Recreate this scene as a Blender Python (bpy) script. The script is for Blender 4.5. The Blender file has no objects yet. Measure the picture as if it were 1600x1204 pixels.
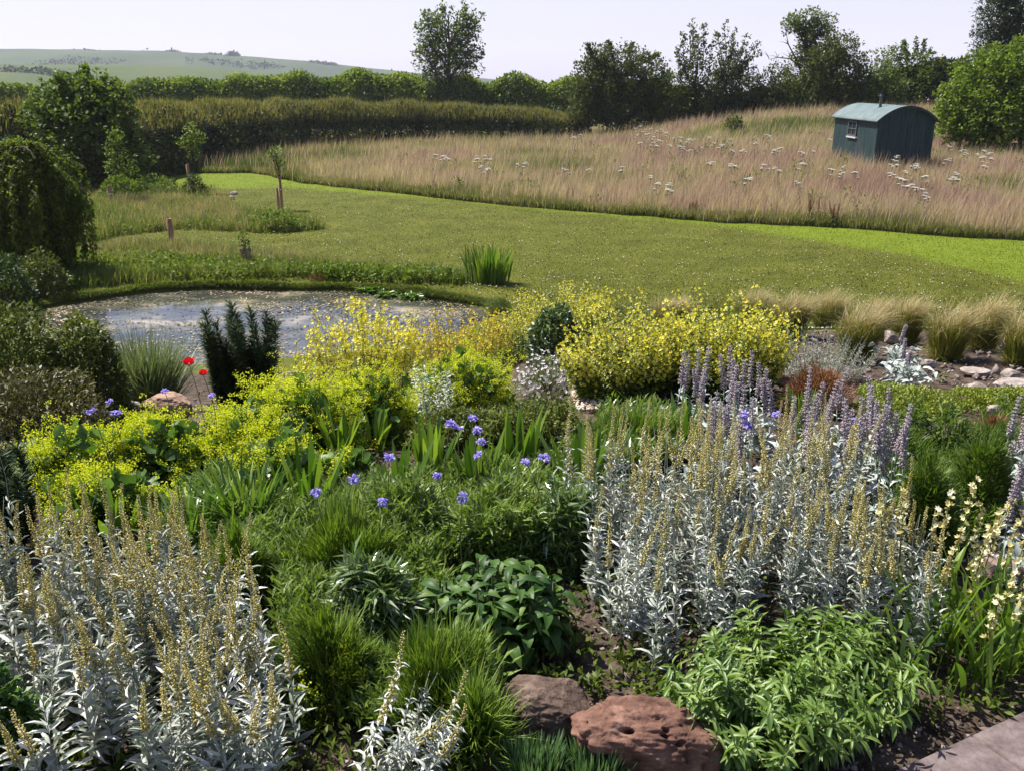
import bpy, math
import numpy as np
from mathutils import Vector
R_ = math.radians
scene = bpy.context.scene
COL = scene.collection
rng = np.random.default_rng(11)

# ---------------------------------------------------------------- camera
W, H, F = 1600.0, 1204.0, 1443.0
PITCH = R_(18.3)
CZ = 4.0
cam_d = bpy.data.cameras.new("camera")
cam = bpy.data.objects.new("camera", cam_d)
COL.objects.link(cam)
cam.location = (0, 0, CZ)
cam.rotation_euler = (math.pi / 2 - PITCH, 0, 0)
cam_d.sensor_width = 36.0
cam_d.sensor_fit = 'HORIZONTAL'
cam_d.lens = F / W * 36.0
cam_d.clip_start = 0.05
cam_d.clip_end = 8000
scene.camera = cam

# ---------------------------------------------------------------- sky, sun, exposure
SUN_AZ, SUN_EL = R_(-54), R_(58)          # azimuth from +Y, negative = towards -X
world = bpy.data.worlds.new("World")
scene.world = world
world.use_nodes = True
wn = world.node_tree
sky = wn.nodes.new('ShaderNodeTexSky')
sky.sky_type = 'NISHITA'
sky.sun_disc = False
sky.sun_elevation = SUN_EL
sky.sun_rotation = SUN_AZ
sky.altitude = 0
sky.air_density = 1.0
sky.dust_density = .9
sky.ozone_density = 2.5
bg = wn.nodes['Background']
bg.inputs['Strength'].default_value = 0.088
tintn = wn.nodes.new('ShaderNodeMix'); tintn.data_type = 'RGBA'; tintn.blend_type = 'MULTIPLY'; tintn.inputs['Factor'].default_value = 1
tintn.inputs['B'].default_value = (.97, .93, 1.06, 1)   # a milky summer sky
wn.links.new(sky.outputs[0], tintn.inputs['A'])
veil = wn.nodes.new('ShaderNodeMix'); veil.data_type = 'RGBA'; wtc = wn.nodes.new('ShaderNodeTexCoord'); wsx = wn.nodes.new('ShaderNodeSeparateXYZ'); wmr = wn.nodes.new('ShaderNodeMapRange'); wmr.interpolation_type = 'SMOOTHSTEP'
wmr.inputs['From Min'].default_value = .02; wmr.inputs['From Max'].default_value = .42; wmr.inputs['To Min'].default_value = .78; wmr.inputs['To Max'].default_value = .06
wn.links.new(wtc.outputs['Generated'], wsx.inputs[0]); wn.links.new(wsx.outputs['Z'], wmr.inputs[0]); wn.links.new(wmr.outputs[0], veil.inputs['Factor'])
veil.inputs['B'].default_value = (5.0, 4.8, 5.6, 1)   # milky air towards the horizon
wn.links.new(tintn.outputs['Result'], veil.inputs['A'])
wn.links.new(veil.outputs['Result'], bg.inputs['Color'])
sun_d = bpy.data.lights.new("sun", 'SUN')
sun_d.energy = 5.0
sun_d.angle = R_(0.53)
sun_d.color = (1.0, 0.955, 0.88)
sun = bpy.data.objects.new("sun", sun_d)
COL.objects.link(sun)
sdir = Vector((math.sin(SUN_AZ) * math.cos(SUN_EL), math.cos(SUN_AZ) * math.cos(SUN_EL), math.sin(SUN_EL)))
sun.rotation_euler = sdir.to_track_quat('Z', 'Y').to_euler()
sun.location = (-30, 30, 60)
vs = scene.view_settings
vs.view_transform = 'Standard'
vs.look = 'None'
vs.exposure = 1.0
vs.gamma = 1.0
scene.render.engine = 'CYCLES'
cy = scene.cycles
cy.max_bounces = 6
cy.diffuse_bounces = 3
cy.glossy_bounces = 2
cy.transmission_bounces = 4
cy.sample_clamp_indirect = 4.0

# ---------------------------------------------------------------- terrain
def ss(x, a, b):
    t = np.clip((np.asarray(x, float) - a) / (b - a), 0, 1)
    return t * t * (3 - 2 * t)

def wob(x, y, s=1.0, seed=0):
    r = np.random.default_rng(1000 + seed)
    x = np.asarray(x, float); y = np.asarray(y, float)
    o = np.zeros(np.broadcast(x, y).shape)
    for k in range(7):
        a = r.uniform(0, 6.28); f = s * r.uniform(0.5, 2.2); p = r.uniform(0, 6.28)
        o = o + np.sin((x * math.cos(a) + y * math.sin(a)) * f + p + 1.3 * np.sin((x * math.sin(a) - y * math.cos(a)) * f * .7 + p * 2))
    return o / 7 * 1.6

PC, PRX, PRY = (-4.7, 15.9), 4.15, 2.65
def pond_r(x, y):
    a = np.arctan2((y - PC[1]) / PRY, (x - PC[0]) / PRX)
    k = 1 + .05 * np.sin(3 * a + .7) + .03 * np.sin(7 * a)
    return np.hypot((x - PC[0]) / PRX, (y - PC[1]) / PRY) / k

YB = np.array([-50, 5.2, 7.0, 9.0, 12.6, 14, 3000.])
ZBL = np.array([1.9, 1.9, 1.47, .88, .06, 0, 0])
YR = np.array([-50, 6.0, 9.4, 13, 16.5, 18, 3000.])
ZBR = np.array([1.9, 1.85, 1.5, .55, .05, 0, 0])
def g(x, y):
    x = np.asarray(x, float); y = np.asarray(y, float)
    zl = np.interp(y, YB, ZBL); zr = np.interp(y, YR, ZBR)
    k = ss(x, -.8, 1.3)
    z = zl * (1 - k) + zr * k
    z = z + 1.3 * ss(y, 40, 66) * ss(x, 4, 22) + .65 * ss(y, 24, 38) * ss(x, 2, 13)
    z = z + .035 * wob(x, y, .8, 1) * ss(y, 20, 30)
    pr = pond_r(x, y)
    z = z - .45 * (1 - ss(pr, .8, 1.04))
    bank = np.exp(-((pr - 1.22) / .13) ** 2) * ss(y, 15.5, 18) * .22
    z = z + bank * .65
    # beyond the hedges: a dip, then rising fields on the -x side
    far = ss(y, 95, 180)
    z = z * (1 - far) + far * (-9 + 22 * ss(y, 260, 620) * (1 - ss(x, -260, 90)) )
    z = z - 40 * ss(y, 640, 800)
    return z

f_ = np.array([0, math.cos(PITCH), -math.sin(PITCH)])
u_ = np.array([0, math.sin(PITCH), math.cos(PITCH)])
def ray(u, v):
    a = (u - W / 2) / F; b = (H / 2 - v) / F
    return f_ + u_ * b + np.array([a, 0, 0])
def gp(u, v, dz=0.0, tmax=400):
    """ground point under a pixel of the photograph"""
    d = ray(u, v); t = 1.2; last = t
    while t < tmax:
        p = d * t
        if CZ + p[2] < float(g(p[0], p[1])) + dz:
            lo, hi = last, t
            for _ in range(24):
                m = (lo + hi) / 2; p = d * m
                if CZ + p[2] < float(g(p[0], p[1])) + dz: hi = m
                else: lo = m
            break
        last = t; t *= 1.01
    p = d * t
    return np.array([p[0], p[1], CZ + p[2] - dz])
def at(u, v, D):
    d = ray(u, v); p = d * (D / d[1])
    return np.array([p[0], p[1], CZ + p[2]])
def onground(u, D, v=500):
    p = at(u, v, D)
    for _ in range(6):
        z = float(g(p[0], D)); zc = D * math.cos(PITCH) + (CZ - z) * math.sin(PITCH)
        p = np.array([(u - W / 2) / F * zc, D, z])
    return p
def zc(P): return float(np.dot(f_, np.asarray(P) - [0, 0, CZ]))
def pxm(P): return F / zc(P)
def htop(P, v):
    """height above P that reaches row v"""
    q = np.asarray(P) - [0, 0, CZ]
    z = np.dot(f_, q); y = np.dot(u_, q); b = (H / 2 - v) / F
    return float((b * z - y) / (math.cos(PITCH) + b * math.sin(PITCH)))

# ---------------------------------------------------------------- mesh tools
class MB:
    def __init__(s): s.V = []; s.Fs = []; s.n = 0
    def add(s, V, Fc, r=None, m=0):
        V = np.asarray(V, np.float32).reshape(-1, 3); Fc = np.asarray(Fc, np.int32)
        if len(Fc) == 0: return
        if r is None: r = rng.random(len(Fc))
        r = np.broadcast_to(np.asarray(r, np.float32), (len(Fc),))
        s.V.append(V); s.Fs.append((Fc + s.n, r, np.broadcast_to(np.int32(m), (len(Fc),)))); s.n += len(V)
    def scatter(s, T, P, Rm, S, r=None, m=0):
        TV, TF = T; P = np.asarray(P, float); n = len(P)
        if n == 0: return
        S = np.asarray(S, float)
        if S.ndim == 0: S = np.full((n, 3), float(S))
        if S.ndim == 1: S = np.repeat(S[:, None], 3, 1)
        V = P[:, None, :] + np.einsum('nij,nkj->nki', Rm, TV[None] * S[:, None, :])
        Fc = (TF[None] + (np.arange(n) * len(TV))[:, None, None]).reshape(-1, TF.shape[1])
        if r is None: r = rng.random(n)
        s.add(V.reshape(-1, 3), Fc, np.repeat(r, len(TF)), m)
    def build(s, name, mats, parent=None, origin=(0, 0, 0), smooth=False):
        me = bpy.data.meshes.new(name)
        if s.n:
            V = np.concatenate(s.V) - np.asarray(origin, np.float32)
            me.vertices.add(len(V)); me.vertices.foreach_set('co', V.astype(np.float32).ravel())
            li = np.concatenate([f[0].ravel() for f in s.Fs])
            tot = np.concatenate([np.full(len(f[0]), f[0].shape[1], np.int32) for f in s.Fs])
            st = np.concatenate([[0], np.cumsum(tot)[:-1]]).astype(np.int32)
            me.loops.add(len(li)); me.loops.foreach_set('vertex_index', li.astype(np.int32))
            me.polygons.add(len(tot)); me.polygons.foreach_set('loop_start', st)
            me.polygons.foreach_set('material_index', np.concatenate([f[2] for f in s.Fs]).astype(np.int32))
            if smooth: me.polygons.foreach_set('use_smooth', np.ones(len(tot), bool))
            a = me.attributes.new('rnd', 'FLOAT', 'FACE')
            a.data.foreach_set('value', np.concatenate([f[1] for f in s.Fs]).astype(np.float32))
            me.update(calc_edges=True)
            me.validate()
        for mt in (mats if isinstance(mats, (list, tuple)) else [mats]): me.materials.append(mt)
        o = bpy.data.objects.new(name, me); COL.objects.link(o)
        if parent is not None: o.parent = parent
        else: o.location = origin
        return o

def thing(name, label, cat, loc=(0, 0, 0), group=None):
    o = bpy.data.objects.new(name, None); COL.objects.link(o)
    o.empty_display_size = .1
    o.location = loc; o['label'] = label; o['category'] = cat
    if group: o['group'] = group
    return o
def tag(o, label, cat, group=None):
    o['label'] = label; o['category'] = cat
    if group: o['group'] = group
    return o
def kind(o, k, label=None):
    o['kind'] = k
    if label: o['label'] = label
    return o

def norm(a): return a / np.maximum(np.linalg.norm(a, axis=-1, keepdims=True), 1e-9)
def fr(d, roll=0.0):
    """n frames whose columns are (along d, side, normal)"""
    d = norm(np.asarray(d, float)); up = np.zeros_like(d); up[:, 2] = 1
    flat = np.abs(d[:, 2]) > .985
    up[flat] = [1, 0, 0]
    s = norm(np.cross(up, d)); nn = np.cross(d, s)
    roll = np.broadcast_to(np.asarray(roll, float), (len(d),))
    c, q = np.cos(roll)[:, None], np.sin(roll)[:, None]
    return np.stack([d, s * c + nn * q, nn * c - s * q], axis=2)
def dirs(az, el): return np.stack([np.cos(el) * np.cos(az), np.cos(el) * np.sin(az), np.sin(el)], -1)
def U(a, b, n): return rng.uniform(a, b, n)
def N_(m, s, n): return rng.normal(m, s, n)

T_QUAD = (np.array([[0, 0, 0], [.45, .5, .06], [1, 0, -.12], [.45, -.5, .06]]), np.array([[0, 3, 2, 1]]))
T_FOLD = (np.array([[0, 0, 0], [.3, .42, .1], [.3, 0, 0], [.3, -.42, .1], [.65, .4, .02], [.65, 0, -.07], [.65, -.4, .02], [1, 0, -.24]]),
          np.array([[0, 2, 1], [0, 3, 2], [2, 5, 1], [5, 4, 1], [2, 3, 5], [3, 6, 5], [4, 5, 7], [5, 6, 7]]))
T_CURL = (np.array([[0, 0, 0], [.3, .45, .12], [.3, 0, .05], [.3, -.45, .12], [.65, .4, .02], [.65, 0, -.1], [.65, -.4, .02], [.95, 0, -.42]]), T_FOLD[1])
def t_disc(k=7, cup=.25):
    a = np.linspace(0, 2 * np.pi, k, endpoint=False) + .2
    V = np.concatenate([[[.5, 0, 0]], np.stack([.5 + .5 * np.cos(a), .5 * np.sin(a), np.where(np.arange(k) % 2, cup, cup * .5)], -1)])
    return V, np.array([[0, 1 + i, 1 + (i + 1) % k] for i in range(k)])
T_DISC = t_disc(9)
T_BUD = (np.array([[0, 0, 0], [.5, .5, 0], [.5, 0, .5], [.5, -.5, 0], [.5, 0, -.5], [1, 0, 0]]),
         np.array([[0, 2, 1], [0, 3, 2], [0, 4, 3], [0, 1, 4], [5, 1, 2], [5, 2, 3], [5, 3, 4], [5, 4, 1]]))
def t_flower(k=5, cup=.35, inner=.12, wid=.42):
    """open flower about its own x axis"""
    V = []; Fc = []
    for i in range(k):
        a = 2 * np.pi * i / k
        c, s = np.cos(a), np.sin(a)
        for (r, w, x) in ((inner, 0, 0), (.6, wid, cup * .5), (1., 0, cup), (.6, -wid, cup * .5)):
            V.append([x, r * c - w * s, r * s + w * c])
        Fc.append([4 * i, 4 * i + 1, 4 * i + 2, 4 * i + 3])
    return np.array(V) * [1, .5, .5], np.array(Fc)
T_FLOWER = t_flower()

def curve(P, az, lean, bend, L, k):
    """n curves of k points: lean from the vertical at the foot, plus bend along the length"""
    P = np.asarray(P, float); n = len(P)
    az, lean, bend, L = [np.broadcast_to(np.asarray(q, float), (n,)) for q in (az, lean, bend, L)]
    t = (np.arange(k - 1) + .5) / (k - 1)
    th = lean[:, None] + bend[:, None] * t
    st = np.stack([np.sin(th) * np.cos(az)[:, None], np.sin(th) * np.sin(az)[:, None], np.cos(th)], -1) * (L / (k - 1))[:, None, None]
    return P[:, None] + np.concatenate([np.zeros((n, 1, 3)), np.cumsum(st, 1)], 1)
def sample(C, i, t):
    """points and tangents on curves C[i] at t in 0..1"""
    k = C.shape[1] - 1; x = np.clip(t, 0, .9999) * k; j = x.astype(int); q = (x - j)[:, None]
    a, b = C[i, j], C[i, j + 1]
    return a * (1 - q) + b * q, norm(b - a)
def tubes(mb, C, r0, r1, sides=3, r=None, m=0):
    n, k, _ = C.shape
    tg = norm(np.gradient(C, axis=1)).reshape(-1, 3)
    Fm = fr(tg)
    r0 = np.broadcast_to(np.asarray(r0, float), (n,)); r1 = np.broadcast_to(np.asarray(r1, float), (n,))
    rad = (r0[:, None] + (r1 - r0)[:, None] * np.linspace(0, 1, k)).reshape(-1)
    a = np.arange(sides) * 2 * np.pi / sides
    off = (np.cos(a)[None, :, None] * Fm[:, None, :, 1] + np.sin(a)[None, :, None] * Fm[:, None, :, 2]) * rad[:, None, None]
    V = (C.reshape(-1, 1, 3) + off).reshape(-1, 3)
    idx = np.arange(n * k * sides).reshape(n, k, sides)
    A = idx[:, :-1]; B = idx[:, 1:]
    q = np.stack([A, np.roll(A, -1, 2), np.roll(B, -1, 2), B], -1).reshape(-1, 4)
    if r is not None: r = np.repeat(np.broadcast_to(r, (n,)), (k - 1) * sides)
    mb.add(V, q, r, m)
def blades(mb, P, az, lean, bend, L, w, k=4, r=None, m=0, prof='grass', twist=.5):
    n = len(P); C = curve(P, az, lean, bend, L, k)
    az = np.broadcast_to(np.asarray(az, float), (n,)) + rng.normal(0, twist, n)
    side = np.stack([-np.sin(az), np.cos(az), np.zeros(n)], -1)
    t = np.linspace(0, 1, k)
    p = (1 - t) ** .6 if prof == 'grass' else np.clip(np.sin(np.pi * (t * .82 + .18)) ** .6, .0, 1)
    if prof != 'grass': p[-1] = 0
    w = np.broadcast_to(np.asarray(w, float), (n,))
    off = side[:, None, :] * (w[:, None] * p[None])[..., None] * .5
    Vl = (C + off)[:, :-1]; Vr = (C - off)[:, :-1]; tip = C[:, -1:]
    V = np.concatenate([Vl, Vr, tip], 1)
    b = (np.arange(n) * (2 * k - 1))[:, None]
    if r is None: r = rng.random(n)
    r = np.broadcast_to(np.asarray(r, float), (n,))
    if k > 2:
        q = np.stack([np.stack([b[:, 0] + j, b[:, 0] + k - 1 + j, b[:, 0] + k + j, b[:, 0] + j + 1], -1) for j in range(k - 2)], 1).reshape(-1, 4)
        mb.add(V.reshape(-1, 3), q, np.repeat(r, k - 2), m)
        tri = np.stack([b[:, 0] + k - 2, b[:, 0] + 2 * k - 3, b[:, 0] + 2 * k - 2], -1)
        mb.Fs.append((tri.astype(np.int32) + mb.n - len(V) * V.shape[1], r.astype(np.float32), np.full(n, m, np.int32)))
    else:
        mb.add(V.reshape(-1, 3), np.stack([b[:, 0], b[:, 0] + 1, b[:, 0] + 2], -1), r, m)
def leaves(mb, P, d, L, w, roll=None, T=T_QUAD, r=None, m=0):
    n = len(P)
    if n == 0: return
    if roll is None: roll = rng.normal(0, .6, n)
    L = np.broadcast_to(np.asarray(L, float), (n,)); w = np.broadcast_to(np.asarray(w, float), (n,))
    mb.scatter(T, P, fr(d, roll), np.stack([L, w, L], -1), r, m)
def ball(P, r): return P + norm(rng.normal(size=(len(P), 3))) * (rng.random(len(P)) ** (1 / 3) * r)[:, None]
def rdir(n, up=0.0):
    d = rng.normal(size=(n, 3)); d[:, 2] += up
    return norm(d)
def dome(n, rx, ry, h, lump=.18, thick=.3, seed=0, lo=-.12):
    """points through the outer shell of a lumpy mound, and their outward directions"""
    d = rng.normal(size=(n * 3, 3)); d = norm(d); d = d[d[:, 2] > lo][:n]
    a = np.arctan2(d[:, 1], d[:, 0])
    k = 1 + lump * wob(d[:, 0] * 3 + a, d[:, 2] * 4 + d[:, 1] * 2, 1.4, seed)
    q = k * (1 - thick * np.abs(rng.normal(0, .6, len(d))).clip(0, 1.5))
    return d * q[:, None] * [rx, ry, h], norm(d / [rx, ry, h])

# ---------------------------------------------------------------- materials
MATS = {}
def ramp_nodes(nt, stops):
    cr = nt.nodes.new('ShaderNodeValToRGB'); e = cr.color_ramp.elements
    while len(e) < len(stops): e.new(.5)
    for i, c in enumerate(stops):
        e[i].position = i / max(1, len(stops) - 1); e[i].color = (*c, 1)
    return cr
def leafmat(name, stops, rough=.45, trans=.3, spec=.4, tint=(1.25, 1.35, .6)):
    if name in MATS: return MATS[name]
    m = bpy.data.materials.new(name); m.use_nodes = True; nt = m.node_tree
    b = nt.nodes['Principled BSDF']; out = nt.nodes['Material Output']
    at_ = nt.nodes.new('ShaderNodeAttribute'); at_.attribute_name = 'rnd'
    cr = ramp_nodes(nt, stops)
    nt.links.new(at_.outputs['Fac'], cr.inputs[0]); nt.links.new(cr.outputs[0], b.inputs['Base Color'])
    b.inputs['Roughness'].default_value = rough; b.inputs['Specular IOR Level'].default_value = spec
    if trans > 0:
        t = nt.nodes.new('ShaderNodeBsdfTranslucent'); mx = nt.nodes.new('ShaderNodeMixShader')
        mu = nt.nodes.new('ShaderNodeMix'); mu.data_type = 'RGBA'; mu.blend_type = 'MULTIPLY'
        mu.inputs['Factor'].default_value = 1
        nt.links.new(cr.outputs[0], mu.inputs['A']); mu.inputs['B'].default_value = (*tint, 1)
        nt.links.new(mu.outputs['Result'], t.inputs['Color'])
        mx.inputs[0].default_value = trans
        nt.links.new(b.outputs[0], mx.inputs[1]); nt.links.new(t.outputs[0], mx.inputs[2])
        nt.links.new(mx.outputs[0], out.inputs['Surface'])
    MATS[name] = m
    return m
def solidmat(name, stops, scale=8., rough=.8, spec=.3, bump=.3, detail=8, bscale=None, dist=.02, metal=0, stretch=(1, 1, 1)):
    if name in MATS: return MATS[name]
    m = bpy.data.materials.new(name); m.use_nodes = True; nt = m.node_tree
    b = nt.nodes['Principled BSDF']
    tc = nt.nodes.new('ShaderNodeTexCoord'); mp = nt.nodes.new('ShaderNodeMapping')
    mp.inputs['Scale'].default_value = stretch
    nt.links.new(tc.outputs['Object'], mp.inputs[0])
    nz = nt.nodes.new('ShaderNodeTexNoise'); nz.inputs['Scale'].default_value = scale; nz.inputs['Detail'].default_value = detail
    nz.inputs['Roughness'].default_value = .65
    nt.links.new(mp.outputs[0], nz.inputs['Vector'])
    mr = nt.nodes.new('ShaderNodeMapRange'); mr.inputs['From Min'].default_value = .3; mr.inputs['From Max'].default_value = .7
    nt.links.new(nz.outputs['Fac'], mr.inputs[0])
    cr = ramp_nodes(nt, stops); nt.links.new(mr.outputs[0], cr.inputs[0]); nt.links.new(cr.outputs[0], b.inputs['Base Color'])
    b.inputs['Roughness'].default_value = rough; b.inputs['Specular IOR Level'].default_value = spec; b.inputs['Metallic'].default_value = metal
    if bump:
        n2 = nt.nodes.new('ShaderNodeTexNoise'); n2.inputs['Scale'].default_value = bscale or scale * 3; n2.inputs['Detail'].default_value = 10
        nt.links.new(mp.outputs[0], n2.inputs['Vector'])
        bp = nt.nodes.new('ShaderNodeBump'); bp.inputs['Strength'].default_value = bump; bp.inputs['Distance'].default_value = dist
        nt.links.new(n2.outputs['Fac'], bp.inputs['Height']); nt.links.new(bp.outputs[0], b.inputs['Normal'])
    MATS[name] = m
    return m

G = dict(
 bark=solidmat('bark', [(.02, .016, .012), (.07, .055, .04), (.12, .1, .08)], 14, .9, .1, .8, stretch=(1, 1, .25)),
 soil=solidmat('soil', [(.022, .015, .011), (.07, .05, .037), (.13, .098, .078)], 9, .95, .1, 1., bscale=45),
 stem=leafmat('stem', [(.05, .07, .02), (.12, .12, .04)], .6, 0),
 grey_stem=leafmat('grey_stem', [(.16, .18, .14), (.3, .32, .26)], .7, 0),
 hawthorn=leafmat('hawthorn_leaf', [(.02, .03, .006), (.052, .068, .011), (.12, .135, .026)], .6, .35, .15),
 lightleaf=leafmat('light_leaf', [(.045, .08, .008), (.11, .165, .016), (.21, .26, .035)], .55, .35, .18),
 midleaf=leafmat('mid_leaf', [(.03, .052, .006), (.075, .115, .013), (.16, .2, .03)], .55, .35, .18),
 darkleaf=leafmat('dark_leaf', [(.012, .024, .006), (.03, .055, .012), (.07, .105, .022)], .5, .25, .2),
 birch=leafmat('birch_leaf', [(.026, .044, .004), (.08, .115, .01), (.19, .22, .024)], .6, .4, .15),
 hedge=leafmat('hedge_leaf', [(.02, .028, .005), (.065, .08, .013), (.15, .16, .032)], .65, .25),
 shoot=leafmat('hedge_shoot', [(.1, .12, .02), (.2, .19, .045), (.3, .22, .09)], .6, .3),
 lawn=leafmat('lawn_blade', [(.05, .057, .007), (.073, .082, .0095), (.115, .13, .013)], .8, .3, .05),
 meadow=leafmat('meadow_blade', [(.06, .10, .012), (.12, .15, .025), (.22, .21, .075), (.4, .345, .19), (.38, .28, .19), (.3, .195, .165)], .6, .42, .2, (1.2, 1.15, .85)),
 rough=leafmat('rough_grass', [(.04, .07, .008), (.08, .12, .015), (.14, .17, .03), (.24, .22, .09), (.37, .26, .2)], .55, .4, .3),
 stipa=leafmat('feather_grass', [(.1, .14, .015), (.19, .2, .032), (.29, .24, .085), (.42, .33, .17)], .5, .35, .3, (1.2, 1.15, .8)),
 silver=leafmat('silver_leaf', [(.11, .14, .09), (.33, .36, .29), (.76, .75, .72)], .5, .1, .35, (1, 1.05, .8)),
 gold=leafmat('golden_bud', [(.31, .27, .06), (.53, .465, .14), (.77, .71, .36)], .7, .35, .2, (1.2, 1.1, .6)),
 lamb=leafmat('felted_leaf', [(.2, .24, .2), (.36, .4, .36), (.5, .54, .5)], .9, .08, .1, (1, 1, .9)),
 lambfl=leafmat('mauve_floret', [(.22, .14, .17), (.36, .25, .29), (.48, .39, .42)], .9, .15, .1, (1, .9, 1.1)),
 froth=leafmat('lime_floret', [(.3, .4, .012), (.55, .62, .025), (.8, .8, .12)], .6, .4, .2, (1.15, 1.1, .4)),
 yellow=leafmat('yellow_petal', [(.6, .54, .025), (.78, .71, .06), (.88, .84, .32)], .5, .3, .3, (1.1, 1.05, .5)),
 yleaf=leafmat('loosestrife_leaf', [(.05, .09, .008), (.13, .18, .014), (.26, .29, .025)], .45, .3),
 cream=leafmat('cream_petal', [(.5, .42, .14), (.75, .68, .35), (.85, .82, .6)], .5, .3, .3, (1.05, 1.05, .8)),
 iris=leafmat('iris_leaf', [(.045, .1, .012), (.11, .19, .022), (.21, .29, .035)], .38, .35, .5),
 strap=leafmat('strap_leaf', [(.04, .1, .012), (.1, .18, .022), (.19, .27, .05)], .35, .3, .6),
 sage=leafmat('sage_leaf', [(.05, .1, .015), (.12, .2, .032), (.22, .3, .06)], .45, .3, .5),
 broad=leafmat('broad_leaf', [(.02, .058, .008), (.05, .11, .015), (.12, .19, .032)], .5, .3, .3),
 lavender=leafmat('lavender_leaf', [(.06, .115, .011), (.13, .21, .022), (.24, .31, .05)], .5, .25, .4),
 conifer=leafmat('conifer_needle', [(.01, .024, .006), (.027, .052, .012), (.065, .095, .024)], .5, .1, .3),
 olive=leafmat('olive_leaf', [(.035, .05, .008), (.085, .11, .016), (.17, .19, .034)], .5, .3, .3),
 fern=leafmat('feathery_leaf', [(.035, .07, .008), (.08, .135, .015), (.14, .2, .028)], .5, .35, .3),
 bluegrey=leafmat('blue_grass', [(.06, .09, .04), (.13, .17, .085), (.26, .28, .17)], .5, .25, .4),
 rust=leafmat('rust_leaf', [(.11, .035, .015), (.2, .075, .03), (.28, .14, .05)], .7, .2),
 moss=leafmat('moss_leaf', [(.09, .13, .014), (.19, .23, .022), (.32, .35, .05)], .6, .2),
 white=leafmat('white_petal', [(.6, .6, .55), (.8, .8, .76)], .6, .3, .2, (1, 1, 1)),
 pinkwhite=leafmat('blush_petal', [(.6, .5, .52), (.78, .7, .72), (.85, .82, .82)], .6, .3, .2, (1, 1, 1)),
 violet=leafmat('violet_petal', [(.2, .15, .5), (.33, .27, .68), (.55, .47, .83)], .6, .3, .2, (1, 1, 1.1)),
 red=leafmat('red_petal', [(.45, .005, .008), (.65, .012, .015)], .4, .35, .4, (1.2, .5, .5)),
 black=leafmat('dark_centre', [(.01, .008, .01)], .6, 0),
 dead=leafmat('dry_leaf', [(.16, .075, .03), (.36, .2, .09)], .7, .2),
 wood=solidmat('stake_wood', [(.1, .055, .03), (.26, .15, .085), (.4, .26, .16)], 10, .8, .2, .4, stretch=(1, 1, .1)),
)

# ---------------------------------------------------------------- zones of the ground
def poly_world(px): return np.array([gp(u, v)[:2] for u, v in px])
MEDGE = poly_world([(60, 290), (150, 284), (310, 271), (395, 270), (470, 287), (560, 297), (680, 309), (800, 322), (900, 330), (1000, 337), (1090, 345), (1200, 352), (1300, 357), (1400, 365), (1600, 377), (1900, 396)])
MEDGE = MEDGE[np.argsort(MEDGE[:, 0])]
def ymead(x): return np.interp(x, MEDGE[:, 0], MEDGE[:, 1])
SEDGE = poly_world([(250, 300), (450, 294), (560, 303), (700, 314), (900, 334), (1080, 349), (1180, 361), (1300, 381), (1400, 399), (1500, 420), (1600, 441), (1900, 500)])
SEDGE = SEDGE[np.argsort(SEDGE[:, 0])]
def strip_(x, y): return ss(y - np.interp(x, SEDGE[:, 0], SEDGE[:, 1]) + .35 * wob(x, y, 1.2, 5), -.55, .55)
def inpoly(u, v, P):
    P = np.asarray(P, float); c = np.zeros(len(u), bool); j = len(P) - 1
    for i in range(len(P)):
        a, b = P[i], P[j]
        k = ((a[1] > v) != (b[1] > v)) & (u < (b[0] - a[0]) * (v - a[1]) / (b[1] - a[1] + 1e-12) + a[0])
        c ^= k; j = i
    return c
def gpv(u, v):
    d = f_[None] + u_[None] * ((H / 2 - v) / F)[:, None]; d[:, 0] += (u - W / 2) / F
    lo = np.full(len(u), 1.2); hi = np.full(len(u), np.nan); t = lo.copy()
    for _ in range(420):
        tn = t * 1.011; p = d * tn[:, None]
        hit = np.isnan(hi) & (CZ + p[:, 2] < g(p[:, 0], p[:, 1]))
        lo[hit] = t[hit]; hi[hit] = tn[hit]; t = tn
        if not np.isnan(hi).any(): break
    hi = np.where(np.isnan(hi), 90, hi)
    for _ in range(12):
        m = (lo + hi) / 2; p = d * m[:, None]; below = CZ + p[:, 2] < g(p[:, 0], p[:, 1])
        hi = np.where(below, m, hi); lo = np.where(below, lo, m)
    p = d * hi[:, None]; p[:, 2] = g(p[:, 0], p[:, 1])
    return p
def in_px(P, n):
    """n ground points under a polygon drawn on the photograph, spread evenly over the ground"""
    P = np.asarray(P, float); lo, hi = P.min(0), P.max(0); o = []; tot = 0
    W0 = poly_world(P); a, b = W0.min(0), W0.max(0)
    while tot < n:
        q = rng.uniform(a, b, (n * 3, 2)); q = q[inpoly(q[:, 0], q[:, 1], W0)]
        o.append(q); tot += len(q)
    q = np.concatenate(o)[:n]
    return np.column_stack([q, g(q[:, 0], q[:, 1])])

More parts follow.
